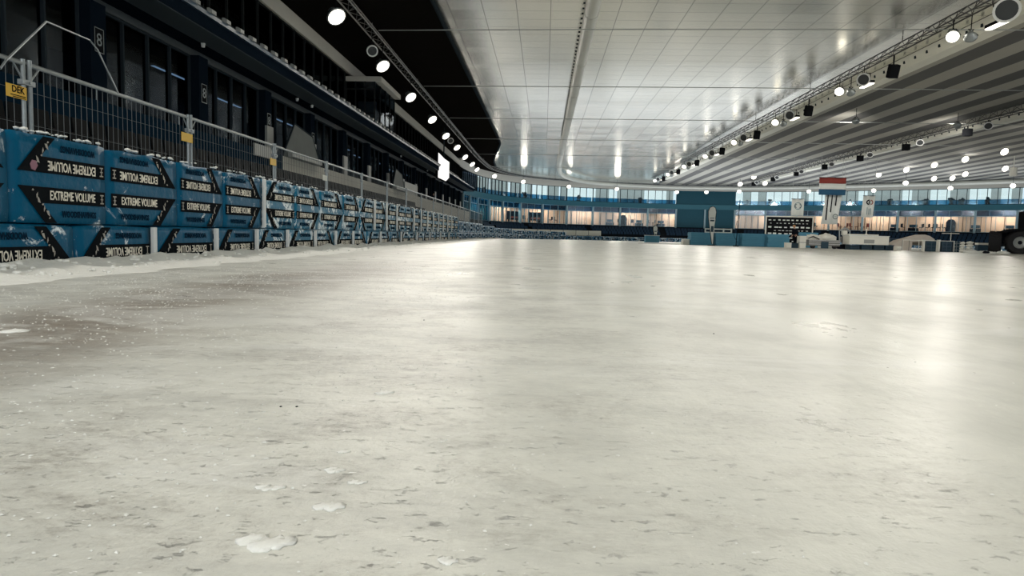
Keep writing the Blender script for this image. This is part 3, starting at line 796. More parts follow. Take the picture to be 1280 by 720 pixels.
def add_half(parent, W_, H, upside, arrow_left, letters=True, detail=True):
    poly, U, V, S = halfprint(W_, H, 0, upside, arrow_left)
    f = FACE(W_)
    a = poly[:4]; b = [poly[0], poly[3], poly[4], poly[5]]
    mb = MB(); mb.prism(a, .006, .009, f); mb.prism(b, .0058, .0088, f)
    mb.build('print_band', 'print', parent)
    cx = (U(.595)); cy = V(.142)
    if letters:
        me = ME['EV_r' if upside else 'EV']; k = W_/1.30
        mb = MB(); add_mesh(mb, me, lambda x, y, z: f(cx+x*k, cy+y*S, .0105+z))
        mb.build('lettering', 'printwhite', parent, fix=False)
        me = ME['WS_r' if upside else 'WS']
        mb = MB(); add_mesh(mb, me, lambda x, y, z: f(U(.66)+x*k, V(.315)+y*S, .0085+z))
        mb.build('small_lettering', 'printnavy', parent, fix=False)
    if detail:
        # mark at the end of the band: two bars joined by a stroke, and the scribbled figures in the arrow
        mb = MB(); c = U(.925); v0 = V(.142)
        for dv in (-.042, .042): mb.prism([(c-.028, v0+dv-.006), (c+.028, v0+dv-.006), (c+.028, v0+dv+.006), (c-.028, v0+dv+.006)], .009, .011, f)
        mb.prism([(c-.006, v0-.04), (c+.006, v0-.04), (c+.006, v0+.04), (c-.006, v0+.04)], .009, .011, f)
        mb.prism([(c-.020, v0-.005), (c+.020, v0-.005), (c+.020, v0+.005), (c-.020, v0+.005)], .009, .011, f)
        for i in range(7):
            uu = .175+i*.026+(.012 if i % 2 else 0); vv = .10+i*.042
            s1 = .014+.008*(i % 3)
            c1, c2 = U(uu+.012), V(vv)
            an = 1.1*i
            pl_ = [(c1+s1*cos(an), c2+s1*1.3*sin(an)), (c1+s1*.5*cos(an+1.9), c2+s1*sin(an+1.9)), (c1+s1*1.1*cos(an+3.3), c2+s1*1.5*sin(an+3.3)), (c1+s1*.35*cos(an+4.8), c2+s1*.5*sin(an+4.8))]
            mb.prism(pl_, .009, .0105, f)
        mb.build('figure_marks', 'figures', parent)
ME = {}
ME['EV'] = text_mesh('EXTREME VOLUME', .122, xs=.63, bold=.0015); ME['EV_r'] = text_mesh('EXTREME VOLUME', .128, rot180=True, xs=.63, bold=.0015)
ME['WS'] = text_mesh('WOODSHAVINGS', .085, xs=.72, bold=.003); ME['WS_r'] = text_mesh('WOODSHAVINGS', .085, rot180=True, xs=.72, bold=.003)
def make_bale(kind, arrow_left, mat, seed):
    root = thing('wood_shavings_bale')
    if kind == 'upper':
        bale_body(BW, .82, BD, 'bale_wrap', mat, root, seed)
        add_half(root, BW, .82, True, arrow_left); add_half(root, BW, .82, False, arrow_left)
    else:                                                # lower course: only the top half stands out of the snow
        bale_body(BW, .425, BD, 'bale_wrap', mat, root, seed, .004)
        r2 = bpy.data.objects.new('tmp', None); 
        poly, U, V, S = halfprint(BW, .82, 0, True, arrow_left)
        V2 = lambda v: .015+v*.99
        f = FACE(BW)
        pp = [(a, V2(b-.41)) for a, b in poly]
        mb = MB(); mb.prism(pp[:4], .006, .009, f); mb.prism([pp[0], pp[3], pp[4], pp[5]], .0058, .0088, f); mb.build('print_band', 'print', root)
        mb = MB(); add_mesh(mb, ME['EV_r'], lambda x, y, z: f(U(.595)+x, V2(.142)+y, .0105+z)); mb.build('lettering', 'printwhite', root, fix=False)
        mb = MB(); add_mesh(mb, ME['WS_r'], lambda x, y, z: f(U(.66)+x, V2(.315)+y, .0085+z)); mb.build('small_lettering', 'printnavy', root, fix=False)
        mb = MB()
        for i in range(7):
            uu = .175+i*.026+(.012 if i % 2 else 0); vv = .10+i*.042; s1 = .014+.008*(i % 3); c1, c2 = U(uu+.012), V2(vv); an = 1.1*i
            mb.prism([(c1+s1*cos(an), c2+s1*1.3*sin(an)), (c1+s1*.5*cos(an+1.9), c2+s1*sin(an+1.9)), (c1+s1*1.1*cos(an+3.3), c2+s1*1.5*sin(an+3.3)), (c1+s1*.35*cos(an+4.8), c2+s1*.5*sin(an+4.8))], .009, .0105, f)
        c = U(.925); v0 = V2(.142)
        for dv in (-.042, .042): mb.prism([(c-.028, v0+dv-.006), (c+.028, v0+dv-.006), (c+.028, v0+dv+.006), (c-.028, v0+dv+.006)], .009, .011, f)
        mb.prism([(c-.006, v0-.04), (c+.006, v0-.04), (c+.006, v0+.04), (c-.006, v0+.04)], .009, .011, f)
        mb.build('figure_marks', 'figures', root)
    remember(root); return root
# front faces at X = -4.6; as seen from the track, left to right runs along +Y
PRO = {}
def bale_at(kind, al, mat, Y, label, group, seed):
    key = (kind, al, mat, seed % 2)
    if key not in PRO:
        PRO[key] = o = make_bale(kind, al, mat, seed % 2+len(PRO))
    else: o = copy_tree(PRO[key])
    o.location = (-4.6, Y, .43 if kind == 'upper' else .0); tag(o, label, 'bale', group); return o
SEAM_U = [4.30, 5.72, 7.03, 8.43, 9.65, 11.0, 12.47, 13.87, 15.5]
while SEAM_U[-1] < 35.5: SEAM_U.append(SEAM_U[-1]+1.40)
SEAM_L = [5.20, 6.52, 7.83, 9.36, 10.71, 12.02, 13.51, 14.85]
while SEAM_L[-1] < SEAM_U[-1]-.8: SEAM_L.append(SEAM_L[-1]+1.38)
YEND = SEAM_U[-1]
arrow_up = [False, True, False, False, False, True, False, False, False, True, False, True, True, False, False, True, False, False, True, False, True, False, False]
for k, (a, b) in enumerate(zip(SEAM_U, SEAM_U[1:])):
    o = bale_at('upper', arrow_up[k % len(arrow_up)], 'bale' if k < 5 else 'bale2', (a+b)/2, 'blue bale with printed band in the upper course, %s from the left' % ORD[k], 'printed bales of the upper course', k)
    o.scale = (1, (b-a-.012)/BW, .985)
    if k == 1: MB().prism([(BW*.20+.05*cos(j), .535+.05*sin(j)) for j in range(6)], .010, .0125, FACE(BW)).build('pink_print', 'pink', o)
arrow_lo = [False, True, True, True, True, True, False, True, False, True, False, False, True]
for k, (a, b) in enumerate(zip(SEAM_L, SEAM_L[1:])):
    o = bale_at('lower', arrow_lo[k % len(arrow_lo)], 'bale' if k < 4 else 'bale2', (a+b)/2, 'half sunken blue bale in the lower course, %s from the left' % ORD[k], 'printed bales of the lower course', k)
    o.scale = (1, (b-a-.012)/BW, .995)
# white edge posts in front of the seams
post0 = None
def seam_post(Y, z, h, lab):
    global post0
    mb = MB(); mb.prism([(.012, -.045), (.05, -.035), (.062, 0), (.05, .035), (.012, .045)], 0, h, lambda u, v, w_: (u, v, w_))
    o = mb.build('white_seam_post', 'whiteplastic', bevel=.006); o.location = (-4.6, Y, z); return tag(o, lab, 'post')
for i, s_ in enumerate([1, 2, 3, 4, 5, 6, 7, 9, 11, 13, 15, 17, 19]):
    seam_post(SEAM_L[s_+1], .015, .405, 'short white post over a seam of the lower bale course, %s from the left' % ORD[i])['group'] = 'short white posts on the lower course'
for i, s_ in enumerate([5, 10, 11, 12, 14, 15, 16, 17, 18, 19, 20, 21]):
    seam_post(SEAM_U[s_], .45, .785, 'tall white post over a seam of the upper bale course, %s from the left' % ORD[i])['group'] = 'tall white posts on the upper course'
# far part of the barrier: paler bales round the bend
def make_far_bale(h, W_, al):
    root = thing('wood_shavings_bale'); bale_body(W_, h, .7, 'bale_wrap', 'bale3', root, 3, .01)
    f = FACE(W_); mb = MB()
    if al == 0:
        for v0, v1 in ((.18, .40), (.60, .82)): mb.prism([(W_*.12, h*v0), (W_*.90, h*v0), (W_*.90, h*v1), (W_*.12, h*v1)], .008, .011, f)
    elif al == 1:
        mb.prism([(W_*.10, h*.2), (W_*.28, h*.2), (W_*.42, h*.85), (W_*.24, h*.85)], .008, .011, f)
        mb.prism([(W_*.62, h*.15), (W_*.74, h*.15), (W_*.74, h*.9), (W_*.62, h*.9)], .008, .011, f)
    else:
        mb.prism([(W_*.05, h*.1), (W_*.16, h*.1), (W_*.16, h*.92), (W_*.05, h*.92)], .008, .011, f)
        mb.prism([(W_*.45, h*.3), (W_*.88, h*.3), (W_*.88, h*.6), (W_*.45, h*.6)], .008, .011, f)
    mb.build('print_band', 'printnavy', root); remember(root); return root
FB = {}
t = YEND-2+.80; i = 0; endt = BAR.len-6
while t < endt:
    p, nr, d = BAR.at(t); k_ = min(1, max(0, (t-40)/22))
    h2 = .42
    for lvl in range(2):
        k_ = min(3, int(k_*3.99))/3; hh = .43-.05*k_ if lvl == 0 else (.62*(1-k_)+.34*k_)
        if lvl == 1 and t > 66: continue
        q_ = (round(hh, 2), i % 3)
        q_ = (lvl, min(3, int(k_*3.99)), (i+lvl) % 3)
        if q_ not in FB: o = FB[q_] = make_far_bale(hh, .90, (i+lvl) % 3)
        else: o = copy_tree(FB[q_])
        o.location = (p.x, p.y, 0 if lvl == 0 else .446-.05*k_)
        o.rotation_euler = (0, 0, math.atan2(nr[1], nr[0]))
        if i < 30: lab = 'pale bale with dark strokes, %s course of the bend, %s from printed ones' % ('upper' if lvl else 'lower', ORD[i]) 
        else: lab = '%s pale bale far round the bend, %%s from printed ones' % ('upper' if lvl else 'lower') % num(i+1)
        tag(o, lab, 'bale', 'pale bales round the bend')
    t += 1.0; i += 1
# white snow-dusted boards behind the far barrier
for i, px in enumerate([641, 657, 673, 689, 705, 721, 737]):
    pp = at(px+7, 290, 74.5-.0*i); 
    o = MB().box(-.66, .66, -.04, .04, 0, .55).build('advertising_board', 'white', bevel=.01)
    MB().box(-.6, -.5, -.045, .25, 0, .06).build('foot', 'galv', o)
    MB().box(.5, .6, -.045, .25, 0, .06).build('foot', 'galv', o)
    o.location = (pp.x, BAR.at(74)[0].y+4.2+i*.25, .42); tag(o, 'low pale board standing behind the far barrier, %s from the left' % ORD[i], 'board', 'pale boards behind the far barrier')
    st = MB().box(-.7, .7, -.3, .3, 0, .42).build('board_plinth', 'concrete'); st.location = (o.location.x, o.location.y, 0)
    tag(st, 'dark plinth under the pale board, %s from the left' % ORD[i], 'plinth', 'plinths under the pale boards')

# snow crumbs and frost along the top edge and in the foreground
mb = MB()
for i in range(420):
    y = 4.5+random.random()**1.7*30
    x = -4.64-random.random()*.10
    k2 = noise.noise(Vector((y*2, 1, 2)))
    if k2 < -.05: continue
    mb.ball((x, y, 1.262+.012*(1)+random.uniform(-.004, .006)), random.uniform(.010, .028), 3, 1, 1.6, .6, .5)
tag(mb.build('snow_dusting', 'snow', smooth=True), 'thin crust of snow crumbs along the top edge of the bales', 'snow', kind='stuff')
mb = MB(); random.seed(21); OC = [(1, 0, 0), (-1, 0, 0), (0, 1, 0), (0, -1, 0), (0, 0, 1), (0, 0, -.2)]
OF = [(0, 2, 4), (2, 1, 4), (1, 3, 4), (3, 0, 4), (2, 0, 5), (1, 2, 5), (3, 1, 5), (0, 3, 5)]
nc = 0
while nc < 5200:
    y = .85+random.random()**1.4*8.5; x = random.uniform(-3.6, 1.6)
    dens = min(1, max(.02, (.75-x-.10*y)/2.0))*(.25+1.3*max(0, noise.noise(Vector((x*2.1, y*1.6, 4)))+.22)*(1+noise.noise(Vector((x*9, y*7, 1)))))
    if random.random() > dens: continue
    r_ = random.uniform(.0012, .0036)*(1+.16*y); an = random.uniform(0, 3.1); ca, sa = cos(an), sin(an); ex = random.uniform(.8, 2.0)
    mb.add([(x+(a*ca*ex-b*sa)*r_, y+(a*sa*ex+b*ca)*r_, c*r_*.6+.0006) for a, b, c in OC], OF); nc += 1
tag(mb.build('frost_crystals', 'snowchip', fix=False), 'loose frost crystals and scraped ice crumbs strewn over the left foreground ice', 'frost', kind='stuff')
for i, (px, py, s_, st, lab) in enumerate([(324, 678, .030, 2.6, 'largest flat white scrap of ice in the left foreground'), (336, 611, .016, 2.2, 'white scrap of ice above the largest foreground scrap'),
        (418, 588, .016, 1.6, 'small white ice scrap left of centre'), (480, 491, .022, 1.7, 'small flat ice scrap in the middle distance'), (430, 566, .012, 1.4, 'tiny white ice crumb left of centre'),
        (412, 632, .018, 2.0, 'thin grey-white ice flake right of the largest scrap'), (560, 700, .014, 1.3, 'tiny ice scrap at the lower centre'), (12, 415, .05, 1.5, 'small icy lump at the left edge on the brown grit'),
        (512, 481, .010, 1.3, 'tiny crumb beside the middle distance ice scrap'), (448, 603, .012, 1.8, 'thin ice sliver in the left foreground')]):
    p = atz(px, py, 0.0); mb = MB()
    for j in range(5):
        a_ = random.uniform(-1, 1); mb.ball((a_*s_*st*.8, random.uniform(-.6, .6)*s_, 0), s_*random.uniform(.5, 1), 5, 1.5, 1.0, .22, .9)
    [setattr(mb, 'v', [(a*.55, b*.8, c*.8) for a, b, c in mb.v])]; o = mb.build('ice_scrap', 'snowchip', smooth=True); o.location = (p.x, p.y, .001); tag(o, lab, 'ice scrap')
for i, (px, py) in enumerate([(892, 418), (530, 401), (351, 510), (371, 510)]):
    p = atz(px, py, 0); o = MB().ball((0, 0, 0), .0022, 5, 1.4, 1, .7, .6).build('dirt_crumb', 'frame', smooth=True); o.location = (p.x, p.y, .004)
    tag(o, ['tiny dark crumb on the ice right of centre', 'tiny dark crumb on the ice at the middle', 'left one of two tiny dark crumbs in the foreground', 'right one of two tiny dark crumbs in the foreground'][i], 'dirt')

# ------------------------------------------------------------------ mesh fence behind the bales
FX = -5.79
def make_fence(hgt):
    root = thing('wire_fence'); L_ = 3.5
    MB().cyl((0, .05, .05), (0, .05, hgt), .024, 8).build('post', 'galv', root); MB().cyl((0, L_-.05, .05), (0, L_-.05, hgt-.01), .024, 8).build('post', 'galv', root)
    MB().cyl((0, .05, hgt-.06), (0, L_-.05, hgt-.06), .019, 8).build('top_rail', 'galv', root); MB().cyl((0, .05, .18), (0, L_-.05, .18), .019, 8).build('bottom_rail', 'galv', root)
    mb = MB()
    for (a, b) in (((0, .05, hgt-.24), (0, .20, hgt-.06)), ((0, L_-.05, hgt-.24), (0, L_-.20, hgt-.06))): mb.cyl(a, b, .010, 5)
    mb.build('corner_brace', 'galv', root)
    mb = MB(); y = .16
    while y < L_-.1:
        mb.cyl((0, y, .18), (0, y, hgt-.06), .0036, 4, caps=False); y += .105
    z = .45
    while z < hgt-.1: mb.cyl((0, .05, z), (0, L_-.05, z), .0030, 4, caps=False); z += .36
    mb.build('wire_mesh', 'wire', root)
    MB().box(-.10, .10, -.02, .14, 0, .07).build('foot_block', 'concrete', root, bevel=.01)
    remember(root); return root
Yp = 4937/645; k = 0; fp = None
y = 7.46-3.5
while y < 62:
    fz = 0
    if fp is None: fp = o = make_fence(2.24)
    else: o = copy_tree(fp)
    o.location = (FX, y+.02, 0); tag(o, 'galvanised wire mesh fence panel standing behind the bales, %s from the left edge' % ORD[k], 'fence', 'wire mesh fence panels')
    c_ = thing('coupling_clamp', (FX, y+3.5+.02, 1.98), 0, 'galvanised clamp joining two fence panels, %s from the left' % ORD[k], 'clamp', 'clamps between fence panels')
    MB().box(-.035, .035, -.095, .095, -.03, .03).build('clamp_plate', 'galv', c_, bevel=.006); MB().cyl((.03, 0, 0), (.055, 0, 0), .016, 6).build('bolt', 'galv', c_)
    y += 3.5; k += 1
# small plates wired to the fence
def plate(px0, px1, py0, py1, mat, label, text=None):
    d0 = ray(px0, py0); d1 = ray(px1, py1); Ya = FX*d0.y/d0.x; Yb = FX*d1.y/d1.x; a = at(px0, py0, Ya); b = at(px1, py1, Yb)
    zc_ = (a.z+b.z)/2
    root = thing('fence_sign', (FX+.035, (Ya+Yb)/2, zc_), 0, label, 'sign')
    W_ = Yb-Ya; H_ = .14 if W_ < .7 else .19
    MB().box(-.006, 0, -W_/2, W_/2, -H_/2, H_/2).build('sign_plate', mat, root, bevel=.003)
    MB().box(-.02, -.006, -W_*.4, -W_*.4+.015, -H_*.3, H_*.3).build('tie', 'black', root)
    if text:
        me = text_mesh(text, .10, xs=.95, bold=.002); mb = MB(); add_mesh(mb, me, lambda x, y, z: Vector((.001+z, x+.02, y+.02))); mb.build('lettering', 'print', root, fix=False)
        mb = MB(); mb.box(.0005, .002, -.09, .13, -.045, -.035); mb.box(.0005, .002, -.06, .13, -.062, -.054); mb.build('printed_lines', 'print', root)
    return root
plate(4, 30, 113, 116, 'yellow', 'yellow plate with black letters on the fence at the left edge', 'DEK')
plate(224.5, 238.5, 171, 173, 'yellow', 'yellow plate on the second pair of fence posts from the left', None)
plate(336, 343.5, 202, 203, 'yellow', 'small yellow plate on the third pair of fence posts from the left', None)
plate(402, 407.5, 222, 223, 'white', 'small white plate on the fourth pair of fence posts from the left', None)

# ------------------------------------------------------------------ details of the left stand
# long sagging cord running up to a peak at the upper left
mb = MB(); mb.tube([at(0, 86, 6.6), at(8, 75, 6.7), at(58, 27, 8.3), at(112, 50, 9.6), at(122, 62, 9.7), at(150, 121, 10.0)], .012, 5)
tag(mb.build('support_line', 'rail'), 'thin grey line rising to a peak behind the fence at the upper left', 'cord')
# small number plates on the columns
for i, (px, py) in enumerate([(124, 64), (253.5, 118), (338, 157), (392, 178)]):
    col_ys = [SL(18.8)+1-PITCH*2+.25, 18.8+.25, 18.8+PITCH+.25, 18.8+2*PITCH+.25]
    Yk = 18.36+.25+PITCH*(i-1)+.0
    p = at(px, py, Yk); root = thing('column_sign', (-9.385, Yk, [4.25, 4.05, 4.03, 4.03][i]), 0, 'small dark plate with the pale number 8 on a column, %s from the left' % ORD[i], 'sign', 'number plates on the columns')
    MB().box(-.008, 0, -.16, .16, -.26, .26).build('sign_plate', 'black', root, bevel=.004)
    mb = MB()
    for (a, b, c, d) in [(-.15, .15, .235, .25), (-.15, .15, -.25, -.235), (-.15, -.135, -.25, .25), (.135, .15, -.25, .25)]: mb.box(0, .004, a, b, c, d)
    add_mesh(mb, text_mesh('8', .38), lambda x, y, z: Vector((.003+z, x, y))); mb.build('number', 'rail', root, fix=False)
# brackets on the balcony edge
br = None
for k in range(74):
    y = 8.2+k*.78
    if br is None:
        br = MB().prism([(0, 0), (.13, 0), (.13, .09), (.05, .13), (0, .13)], -.11, .11, lambda u, v, w_: (u, w_, v)).build('edge_lamp', 'casing'); o = br
    else: o = br.copy(); C.objects.link(o)
    o.location = (-8.32, y, 5.60); tag(o, 'small white box on the balcony edge, %s from the left' % num(k+1), 'box', 'white boxes along the balcony edge')
# small lamps under the soffit
for i, (px, py) in enumerate([(254, 56), (361, 124), (390, 132.5), (489, 195), (522, 213)]):
    p = atz(px, py, 5.12); o = thing('soffit_lamp', (min(max(p.x, -9.1), -8.5), p.y, 5.185), 0, 'small pale lamp under the balcony soffit, %s from the left' % ORD[i], 'lamp')
    MB().cyl((0, 0, -.13), (0, 0, -.03), .045, 8, .06).build('lamp_head', 'whiteplastic', o); MB().cyl((0, 0, -.035), (0, 0, 0), .02, 6).build('bracket', 'black', o)
# lean-to glass screens of the stair mouths
def screen_at(Y0, W_, lab):
    root = thing('stair_screen', (-8.87, Y0, 2.86), 0, lab, 'screen')
    poly = [(0, 0), (W_*.28, 1.25), (W_*.75, 1.05), (W_*1.0, 0)]
    MB().prism(poly, -.012, .012, lambda u, v, w_: (w_, u, v)).build('screen_sheet', 'paleglass', root)
    mb = MB()
    for a, b in zip(poly, poly[1:]): mb.cyl((0, a[0], a[1]), (0, b[0], b[1]), .03, 6)
    mb.build('screen_frame', 'frame', root)
    MB().box(.02, .20, W_*.1, W_*.9, .02, .22).build('bench_top', 'casing', root, bevel=.02)
screen_at(22.9, 3.9, 'tall pale glass screen of the nearer stair mouth with slanting frame')
screen_at(39.5, 3.6, 'smaller pale glass screen of the further stair mouth')
o = MB().box(-.03, .03, 0, 1.35, 0, .36).build('hanging_board', 'casing'); o.location = (-8.80, 20.45, 2.62); tag(o, 'pale board fixed on the parapet under the second stand column', 'board')
for i, (y0, y1, z0, z1) in enumerate([(43.8, 48.2, 2.87, 3.62)]):
    o = MB().box(-.05, .05, y0, y1, z0, z1).build('pale_partition', 'casing'); o.location = (-9.05, 0, 0); tag(o, 'large pale partition on the left gallery beyond the stair screens', 'partition')
# glazed cabin hanging out over the balcony
cb = thing('commentary_cabin', (-9.7, 32.9, 5.5), 0, 'glazed cabin with pale flat roof projecting over the balcony edge', 'cabin')
MB().box(0, 1.75, 0, 4.4, 2.02, 2.26).build('cabin_roof', 'cream', cb, bevel=.02)
MB().box(.06, 1.42, .06, 4.3, .12, 2.02).build('cabin_glazing', 'darkglass', cb)
mb = MB()
for x in (.04, .5, .95, 1.42):
    for y in (.04, 4.32): mb.box(x-.03, x+.03, y-.03, y+.03, .1, 2.02)
for y in (1.1, 2.2, 3.2): mb.box(1.39, 1.45, y-.03, y+.03, .1, 2.02)
mb.box(0, 1.45, 0, .06, 1.62, 1.70); mb.box(0, 1.45, 0, .06, .5, .56)
mb.build('cabin_frame', 'frameup', cb)
MB().box(.3, 1.2, 1.2, 1.3, .12, 1.3).build('cabin_partition', 'casing', cb)
# big lit screen at the end of the stand
a = at(547.5, 207, 53.2); b = at(561.5, 213, 55.4)
d = Vector((b.x-a.x, b.y-a.y, 0)); L_ = d.length; rz = math.atan2(d.y, d.x)
sr = thing('video_screen', (a.x, a.y, 0), rz, 'large bright white video screen at the end of the left stand', 'screen')
MB().box(0, L_, -.0, .25, 4.82+.6, 6.7+.0).build('screen_casing', 'black', sr)
zt0 = at(547.5, 190, 53.2).z; zb0 = at(547.5, 222.5, 53.2).z; zt1 = at(561.5, 202, 55.4).z; zb1 = at(561.5, 224, 55.4).z
sr.children[0].data.clear_geometry() if False else None
bpy.data.objects.remove(sr.children[0])
MB().prism([(0, zb0), (L_*.7, zb1-.25), (L_, zb1+.1), (L_, zt1), (L_*.55, (zt0+zt1)/2-.1), (0, zt0)], 0, .18, lambda u, v, w_: (u, w_+.01, v)).build('screen_casing', 'black', sr)
MB().prism([(.04, zb0+.04), (L_*.7, zb1-.2), (L_-.05, zb1+.12), (L_-.05, zt1-.05), (L_*.55, (zt0+zt1)/2-.15), (.04, zt0-.05)], -.02, .0, lambda u, v, w_: (u, w_, v)).build('screen_face', 'screen', sr)
MB().cyl((L_*.6, .1, zt1-.3), (L_*.6, .1, 8.8), .05, 6).build('hanger', 'frame', sr)

# ------------------------------------------------------------------ furniture behind the far glazing (z = 2.0 gallery floor)
def on_wall(px, off):
    d = ray(px, 280); best = None
    for i in range(0, 1400):
        t = SL(78)+i*(S_END-SL(78))/1400; M = WALL.M(t, off); p = M.translation
        e = abs(p.x*d.y-p.y*d.x)/p.length
        if p.y > 20 and (best is None or e < best[0]): best = (e, t)
    return WALL.M(best[1], off, 2.0), best[1]
def placed(name, M, label, cat, group=None):
    root = thing(name, M.translation, math.atan2(M[1][0], M[0][0]), label, cat, group); return root
for i, (px, kind) in enumerate([(641, 'c'), (668, 'c'), (679, 'd'), (762, 'm'), (781, 'd'), (799, 'm'), (826, 'm'), (1118, 'm'), (1142, 'm'), (1187, 'd'), (1219, 'm'), (1262, 'm'), (1010, 'd')]):
    M, t = on_wall(px, -1.2)
    if kind == 'd':
        r = placed('arched_door', WALL.M(t, -2.05, 2.0), 'dark arched doorway in the peach wall, %s item from left' % ORD[i], 'door', 'things against the peach wall')
        MB().prism([(-.55, 0), (.55, 0), (.55, 1.5), (.3, 1.85), (-.3, 1.85), (-.55, 1.5)], -.03, .03, lambda u, v, w_: (w_, u, v)).build('door_leaf', 'dark', r)
        MB().cyl((.03, .4, .9), (.08, .4, .9), .03, 6).build('door_knob', 'rim', r)
    elif kind == 'm':
        r = placed('dark_cabinet', M, 'low dark cabinet with a screen behind far glazing, %s item from left' % ORD[i], 'cabinet', 'things against the peach wall')
        MB().box(-.25, .25, -.6, .6, 0, .62).build('cabinet_body', 'dark', r, bevel=.02); MB().box(-.02, .03, -.5, .5, .68, 1.1).build('monitor', 'crate', r, bevel=.01); MB().box(-.02, .02, -.06, .06, .62, .70).build('monitor_stand', 'dark', r)
    else:
        r = placed('display_cabinet', M, 'tall dark display cabinet behind far glazing, %s item from left' % ORD[i], 'cabinet', 'things against the peach wall')
        MB().box(-.2, .2, -1.1, 1.1, 0.5, 1.75).build('cabinet_body', 'dark', r, bevel=.02); MB().box(.2, .23, -.9, .9, .7, 1.0).build('shelf_goods', 'red', r)
        for s in (-1, 1): MB().box(-.1, .1, s*.9-.05, s*.9+.05, 0, .52).build('leg', 'dark', r)
fi = 0
for px in [655, 661, 688, 695, 774, 790, 810, 817, 1020, 1050, 1057, 1064, 1071, 1078, 1085, 1129, 1152, 1159, 1166, 1173, 1180]:
    M, t = on_wall(px, -.7); M = Matrix.Translation(M.translation)
    red = 1046 < px < 1090
    r = thing('bar_stool' if not red else 'chair', M.translation, random.uniform(0, 6), ('dark red chair' if red else 'dark bar stool')+' behind the far glazing, %s seat from the left' % ORD[fi], 'chair', 'seats behind the far glazing')
    mm = 'red' if red else 'dark'
    MB().cyl((0, 0, .66), (0, 0, .74), .26, 10).build('seat', mm, r); MB().box(-.26, -.20, -.22, .22, .72, 1.2).build('backrest', mm, r, bevel=.03)
    for a_, b_ in ((-1, -1), (-1, 1), (1, -1), (1, 1)): MB().cyl((a_*.2, b_*.2, 0), (a_*.14, b_*.14, .67), .02, 5).build('leg', 'dark', r)
    fi += 1
# potted plants on the upper gallery
for i, px in enumerate([604, 655, 722, 800, 905, 932, 961, 1060, 1110, 1155, 1187, 1199, 1232]):
    M, t = on_wall(px, -1.1); r = thing('potted_plant', (M.translation.x, M.translation.y, 5.5), 0, 'dark plant in a tub behind the upper far windows, %s from the left' % ORD[i], 'plant', 'plants on the upper gallery')
    MB().cyl((0, 0, 0), (0, 0, .5), .25, 10, .32).build('tub', 'dark', r)
    mb = MB()
    for j in range(14): a_ = random.uniform(0, 6.3); mb.ball((.35*cos(a_)*random.random(), .35*sin(a_)*random.random(), .6+random.random()*.55), .14, 4, 1, 1, 1, .8)
    mb.build('foliage', 'innerteal', r)

# ------------------------------------------------------------------ infield equipment
# four stacks of blue mats, ten to a stack
m0 = None
STK = [(863.5, 891, 'leftmost'), (895.5, 925.5, 'second from the left'), (927.5, 957, 'third from the left'), (959.5, 986.5, 'rightmost')]
for si, (x0, x1, nm) in enumerate(STK):
    Yb = 45.4-.5*si; a = at(x0, 300, Yb); b = at(x1, 300, Yb); Wm = b.x-a.x
    for k in range(10):
        o = MB().box(-Wm/2, Wm/2, 0, 1.1, 0, .080).build('foam_mat', 'mat', bevel=.012) if k == 0 else base.copy()
        if k == 0: base = o
        else: C.objects.link(o)
        o.location = ((a.x+b.x)/2+random.uniform(-.04, .04), Yb+random.uniform(-.02, .02), .012+k*.082); o.rotation_euler = (0, 0, random.uniform(-.008, .008))
        tag(o, ('topmost blue mat in the %s floor stack' % nm) if k == 9 else 'blue mat in the %s floor stack, %s from the floor' % (nm, ORD[k]), 'mat', 'blue mats in the %s stack' % nm)
def boxthing(name, px0, px1, py0, py1, Y, depth, mat, label, cat, zb=0.012, bev=.02, details=None):
    a = at(px0, py1, Y); b = at(px1, py0, Y); W_ = b.x-a.x; H_ = max(.1, b.z-zb)
    root = thing(name, ((a.x+b.x)/2, Y, zb), 0, label, cat)
    if zb < .02: pass
    MB().box(-W_/2, W_/2, 0, depth, 0, H_).build('body', mat, root, bevel=bev)
    return root, W_, H_
# teardrop flags
def teardrop(px, py0, py1, Y, wpx, label):
    a = at(px-4, py1, Y); top = at(px, py0, Y).z; W_ = wpx*Y/F
    root = thing('teardrop_flag', (at(px, py1, Y).x, Y, 0.0), 0, label, 'flag')
    pts = []; H_ = top
    out = [(.02, .05*H_), (-W_*.30, .45*H_), (-W_*.52, .72*H_), (-W_*.55, .88*H_), (-W_*.36, .97*H_), (0, 1.0*H_), (W_*.30, .96*H_), (W_*.42, .86*H_), (W_*.36, .68*H_), (W_*.22, .42*H_), (.10, .05*H_)]
    MB().prism(out, -.01, .01, lambda u, v, w_: (u, w_, v)).build('flag_cloth', 'cloth', root)
    MB().tube([Vector((u, 0, v)) for u, v in out[:8]]+[Vector((W_*.42, 0, .86*H_)), Vector((W_*.36, 0, .68*H_))], .022 if Y < 50 else .03, 6).build('flag_pole', 'dark', root)
    mb = MB(); mb.box(-W_*.28, W_*.22, -.016, -.011, .62*H_, .66*H_); mb.box(-W_*.30, W_*.2, -.016, -.011, .69*H_, .71*H_); mb.box(-W_*.15, W_*.18, -.016, -.011, .35*H_, .5*H_); mb.build('printed_marks', 'crate', root)
    MB().box(-.2, .2, -.15, .15, 0, .05).build('base_plate', 'dark', root)
teardrop(889, 258, 306, 44.2, 10, 'tall teardrop flag in front of the leftmost stack of blue mats')
teardrop(819, 282, 300, 60, 6, 'small teardrop flag beside the blue box at the far side of the ice')
r, W_, H_ = boxthing('blue_box', 806.5, 824.5, 295, 303, 57, .6, 'mat', 'pale blue box standing alone at the far side of the ice', 'box', zb=0.0)
MB().box(-W_/2-.02, W_/2+.02, -.02, .62, H_, H_+.05).build('lid', 'whiteplastic', r)
r, W_, H_ = boxthing('snow_heap_box', 854, 862, 299, 304, 45.6, .7, 'white', 'small pale block at the left end of the mat stacks', 'box')
